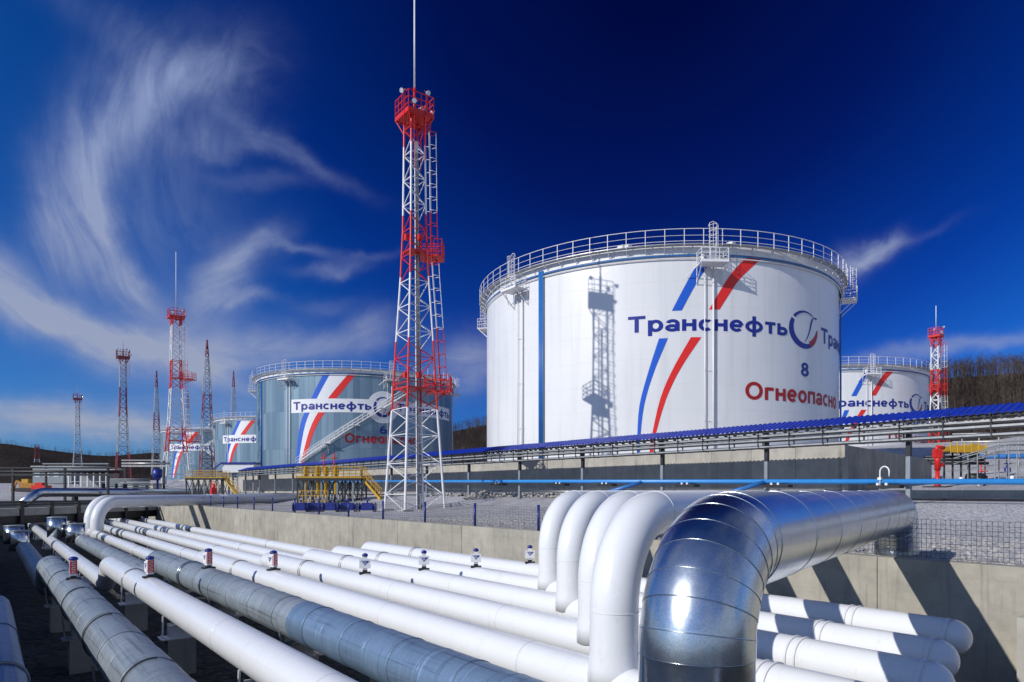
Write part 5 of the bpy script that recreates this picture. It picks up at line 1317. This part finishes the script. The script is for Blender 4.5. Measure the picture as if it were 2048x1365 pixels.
# ------------------------------------------------------------------ right hand terrace
def gp(px, d): q = P(px, HY, d); q.z = G(q.x, q.y); return q
q = gp(1875, 41.5); t = thing('fire_monitor', 'bright red fire monitor column standing on the raised gravel', 'fire monitor', tuple(q))
m = MB(); m.box(q+UP*.03, (1.3, .9, .06)); m.build('base', M['black'], t)
m = MB(); m.tube([q, q+UP*.25, q+UP*1.0], [.22, .13, .12], 14); m.tube([q+UP*1.0, q+UP*2.15], .17, 14); m.box(q+UP*2.0, (.42, .35, .5), 0, (RIGHT, FWD)); m.tube([q+UP*1.2, q+RIGHT*.38+UP*1.35], .09, 10); m.build('column', M['red'], t)
m = MB(); m.tube([q+UP*2.1-RIGHT*.12, q+UP*2.4, q+RIGHT*.4+UP*2.32], .11, 10); m.build('nozzle', M['red'], t)
q = gp(1922, 50); zt = P(1922, 905, 50).z
t = thing('service_platform', 'yellow clad service deck with dark pipework at the right', 'platform', tuple(q), 'yellow railed service platforms')
m = MB(); m.box((q.x, q.y, P(0, 905, 50).z), (2.6, 1.6, .08), 0, (RIGHT, FWD)); m.build('deck', M['black'], t)
m = MB(); zr = P(0, 900, 50).z
o_ = Vector((q.x, q.y, 0))
for s in (-1, 1):
    m.box(o_+FWD*s*.8+UP*(zr+.02), (2.4, .03, .5), 0, (RIGHT, FWD))
    for i in range(6): m.beam(o_+FWD*s*.82+RIGHT*(-1.25+.5*i)+UP*(zr-.3), o_+FWD*s*.82+RIGHT*(-1.25+.5*i)+UP*(zr+.5), .05)
m.box(o_+RIGHT*.9+UP*(zr), (.5, .5, .8), 0, (RIGHT, FWD)); m.build('guard_rail', M['yellow'], t)
m = MB()
for i in range(5): m.beam(o_+RIGHT*(-1.2+.6*i)+UP*q.z, o_+RIGHT*(-1.2+.6*i)+UP*(zr-.2), .1)
for i in range(3): m.tube([o_-RIGHT*2.6+UP*(zr-.5-.25*i)-FWD*.4*i, o_+RIGHT*1.4+UP*(zr-.5-.25*i)-FWD*.4*i], .1, 8)
m.tube([o_-RIGHT*.1+UP*(q.z+.5)-FWD*.9, o_+RIGHT*1.0+UP*(q.z+.5)-FWD*.9], .35, 14); m.build('pipework', M['black'], t)
# bollards
for i, (px, d, lab) in enumerate(((1922, 44, 'white bollard left of the row on the raised gravel'), (1958, 40.5, 'white bollard nearest the kerb, beside a dark blue one'), (2024, 43, 'white bollard furthest right on the raised gravel'))):
    q = gp(px, d); m = MB(); m.tube([q, q+UP*.42, q+UP*.45], [.11, .11, .06], 14); tag(m.build('white_bollard', M['white_steel'], None, tuple(q)), lab, 'bollard', 'white bollards on the raised gravel')
q = gp(1969, 41); m = MB(); m.tube([q, q+UP*.4], .08, 12); m.ring(q+UP*.38, UP, .08, .02, 12); tag(m.build('blue_bollard', M['darkblue'], None, tuple(q)), 'short dark blue bollard beside the nearest white one', 'bollard')
q = gp(2015, 52); m = MB(); m.tube([q, q+UP*1.0], .1, 10); m.ring(q+UP*.95, UP, .22, .03, 12); m.box(q+UP*.5, (.35, .35, .3)); tag(m.build('blue_valve_post', M['darkblue'], None, tuple(q)), 'dark blue valve post behind the white bollards at the right', 'valve')
for i, (px, lab) in enumerate(((1962, 'left one of two slim red valve stands at the right'), (1970, 'right one of two slim red valve stands at the right'))):
    q = gp(px, 54); t = thing('red_valve_stand', lab, 'valve', tuple(q), 'slim red valve stands'); m = MB(); m.tube([q, q+UP*1.7], .05, 8); m.box(q+UP*.3, (.3, .3, .3)); m.build('stem', M['red'], t); m = MB(); m.ring(q+UP*1.35, UP, .26, .03, 14); m.ring(q+UP*.8, UP, .2, .03, 14); m.build('handwheel', M['red'], t)
# stepped grey handrails climbing over pipes
t = thing('crossover_stair', 'grey steel crossover stair with handrails at the far right', 'stair', tuple(gp(1990, 48)))
m = MB(); s = MB()
pa = [P(1925, 916, 48), P(2018, 889, 48), P(2080, 889, 48)]
for off in (0, 1.0):
    pts = [p+FWD*off for p in pa]
    m.tube(pts, .04, 6); m.tube([p-UP*.4 for p in pts], .03, 6)
    for px, y in ((1955, 907), (1990, 897), (2018, 889), (2034, 889), (2060, 889)): q = P(px, y, 48)+FWD*off; g = G(q.x, q.y); m.beam(q, Vector((q.x, q.y, g)), .06)
m.build('handrail', M['grey_steel'], t)
for i in range(8): q = P(1930+11*i, 924-3.1*i, 48.5); s.box(q, (.4, 1.0, .04), 0, (RIGHT, FWD))
s.build('tread', M['pale_steel'], t)
a = P(1925, 914, 57); b_ = P(2120, 912, 55); m = MB(); m.tube([a, b_], .2, 12); tag(m.build('far_blue_pipe', M['midblue'], None, tuple(a)), 'blue pipe on stands behind the crossover stair at the right', 'pipe')
for i, (y, d) in enumerate(((884, 62), (874, 66), (868, 70))):
    a = P(1905, y+1, d); b_ = P(2130, y-3, d-3); m = MB(); m.tube([a, b_], .10, 8)
    for px in (1925, 1960, 2000, 2040): q = a.lerp(b_, (px-1905)/225); m.beam(q, Vector((q.x, q.y, G(q.x, q.y))), .08)
    tag(m.build('terrace_pipe', M['pale_steel'], None, tuple(a)), ['lowest thin pale pipe crossing the gravel slope at the right', 'middle thin pale pipe crossing the gravel slope at the right', 'highest thin pale pipe crossing the gravel slope at the right'][i], 'pipe')

# ------------------------------------------------------------------ stones: rubble heap and loose stones
def rock(mb, c, r, rnd):
    i = len(mb.v); 
    dirs = [(1, 0, 0), (-1, 0, 0), (0, 1, 0), (0, -1, 0), (0, 0, 1), (0, 0, -1)]
    for d in dirs: mb.v.append(c+Vector(d)*r*rnd.uniform(.6, 1.2)+Vector((rnd.uniform(-.3, .3)*r, rnd.uniform(-.3, .3)*r, 0)))
    for f in ((0, 2, 4), (2, 1, 4), (1, 3, 4), (3, 0, 4), (2, 0, 5), (1, 2, 5), (3, 1, 5), (0, 3, 5)): mb.f.append(tuple(i+k for k in f)); mb.m.append(0); mb.sm.append(False)
rs = random.Random(21); m = MB()
for _ in range(9000):
    y = YW+.45+rs.random()**1.5*9; x = rs.uniform(-34, 1)
    rock(m, Vector((x, y, G(x, y)+.0)), rs.uniform(.025, .075), rs)
m.build('loose_stones', M['stone'], kind='stuff', label='loose pale stones scattered over the gravel pad')
m = MB()
for _ in range(900):
    q = PY(rs.uniform(840, 1120), HY, rs.uniform(35, 37.5)); a = rs.random()
    rock(m, Vector((q.x, q.y, G(q.x, q.y)+rs.random()*.2)), rs.uniform(.06, .24), rs)
c0 = P(968, 1003, 60)
for _ in range(260):
    a = rs.uniform(0, 6.28); rr = rs.random()*1.8; rock(m, Vector((c0.x+rr*math.cos(a), c0.y+rr*math.sin(a), G(c0.x, c0.y)+(1.8-rr)*.35*rs.random())), rs.uniform(.06, .17), rs)
m.build('rubble', M['stone'], kind='stuff', label='heaps of broken stone at the foot of the bund wall')

for o in bpy.data.objects:
    if '_o' in o: del o['_o']
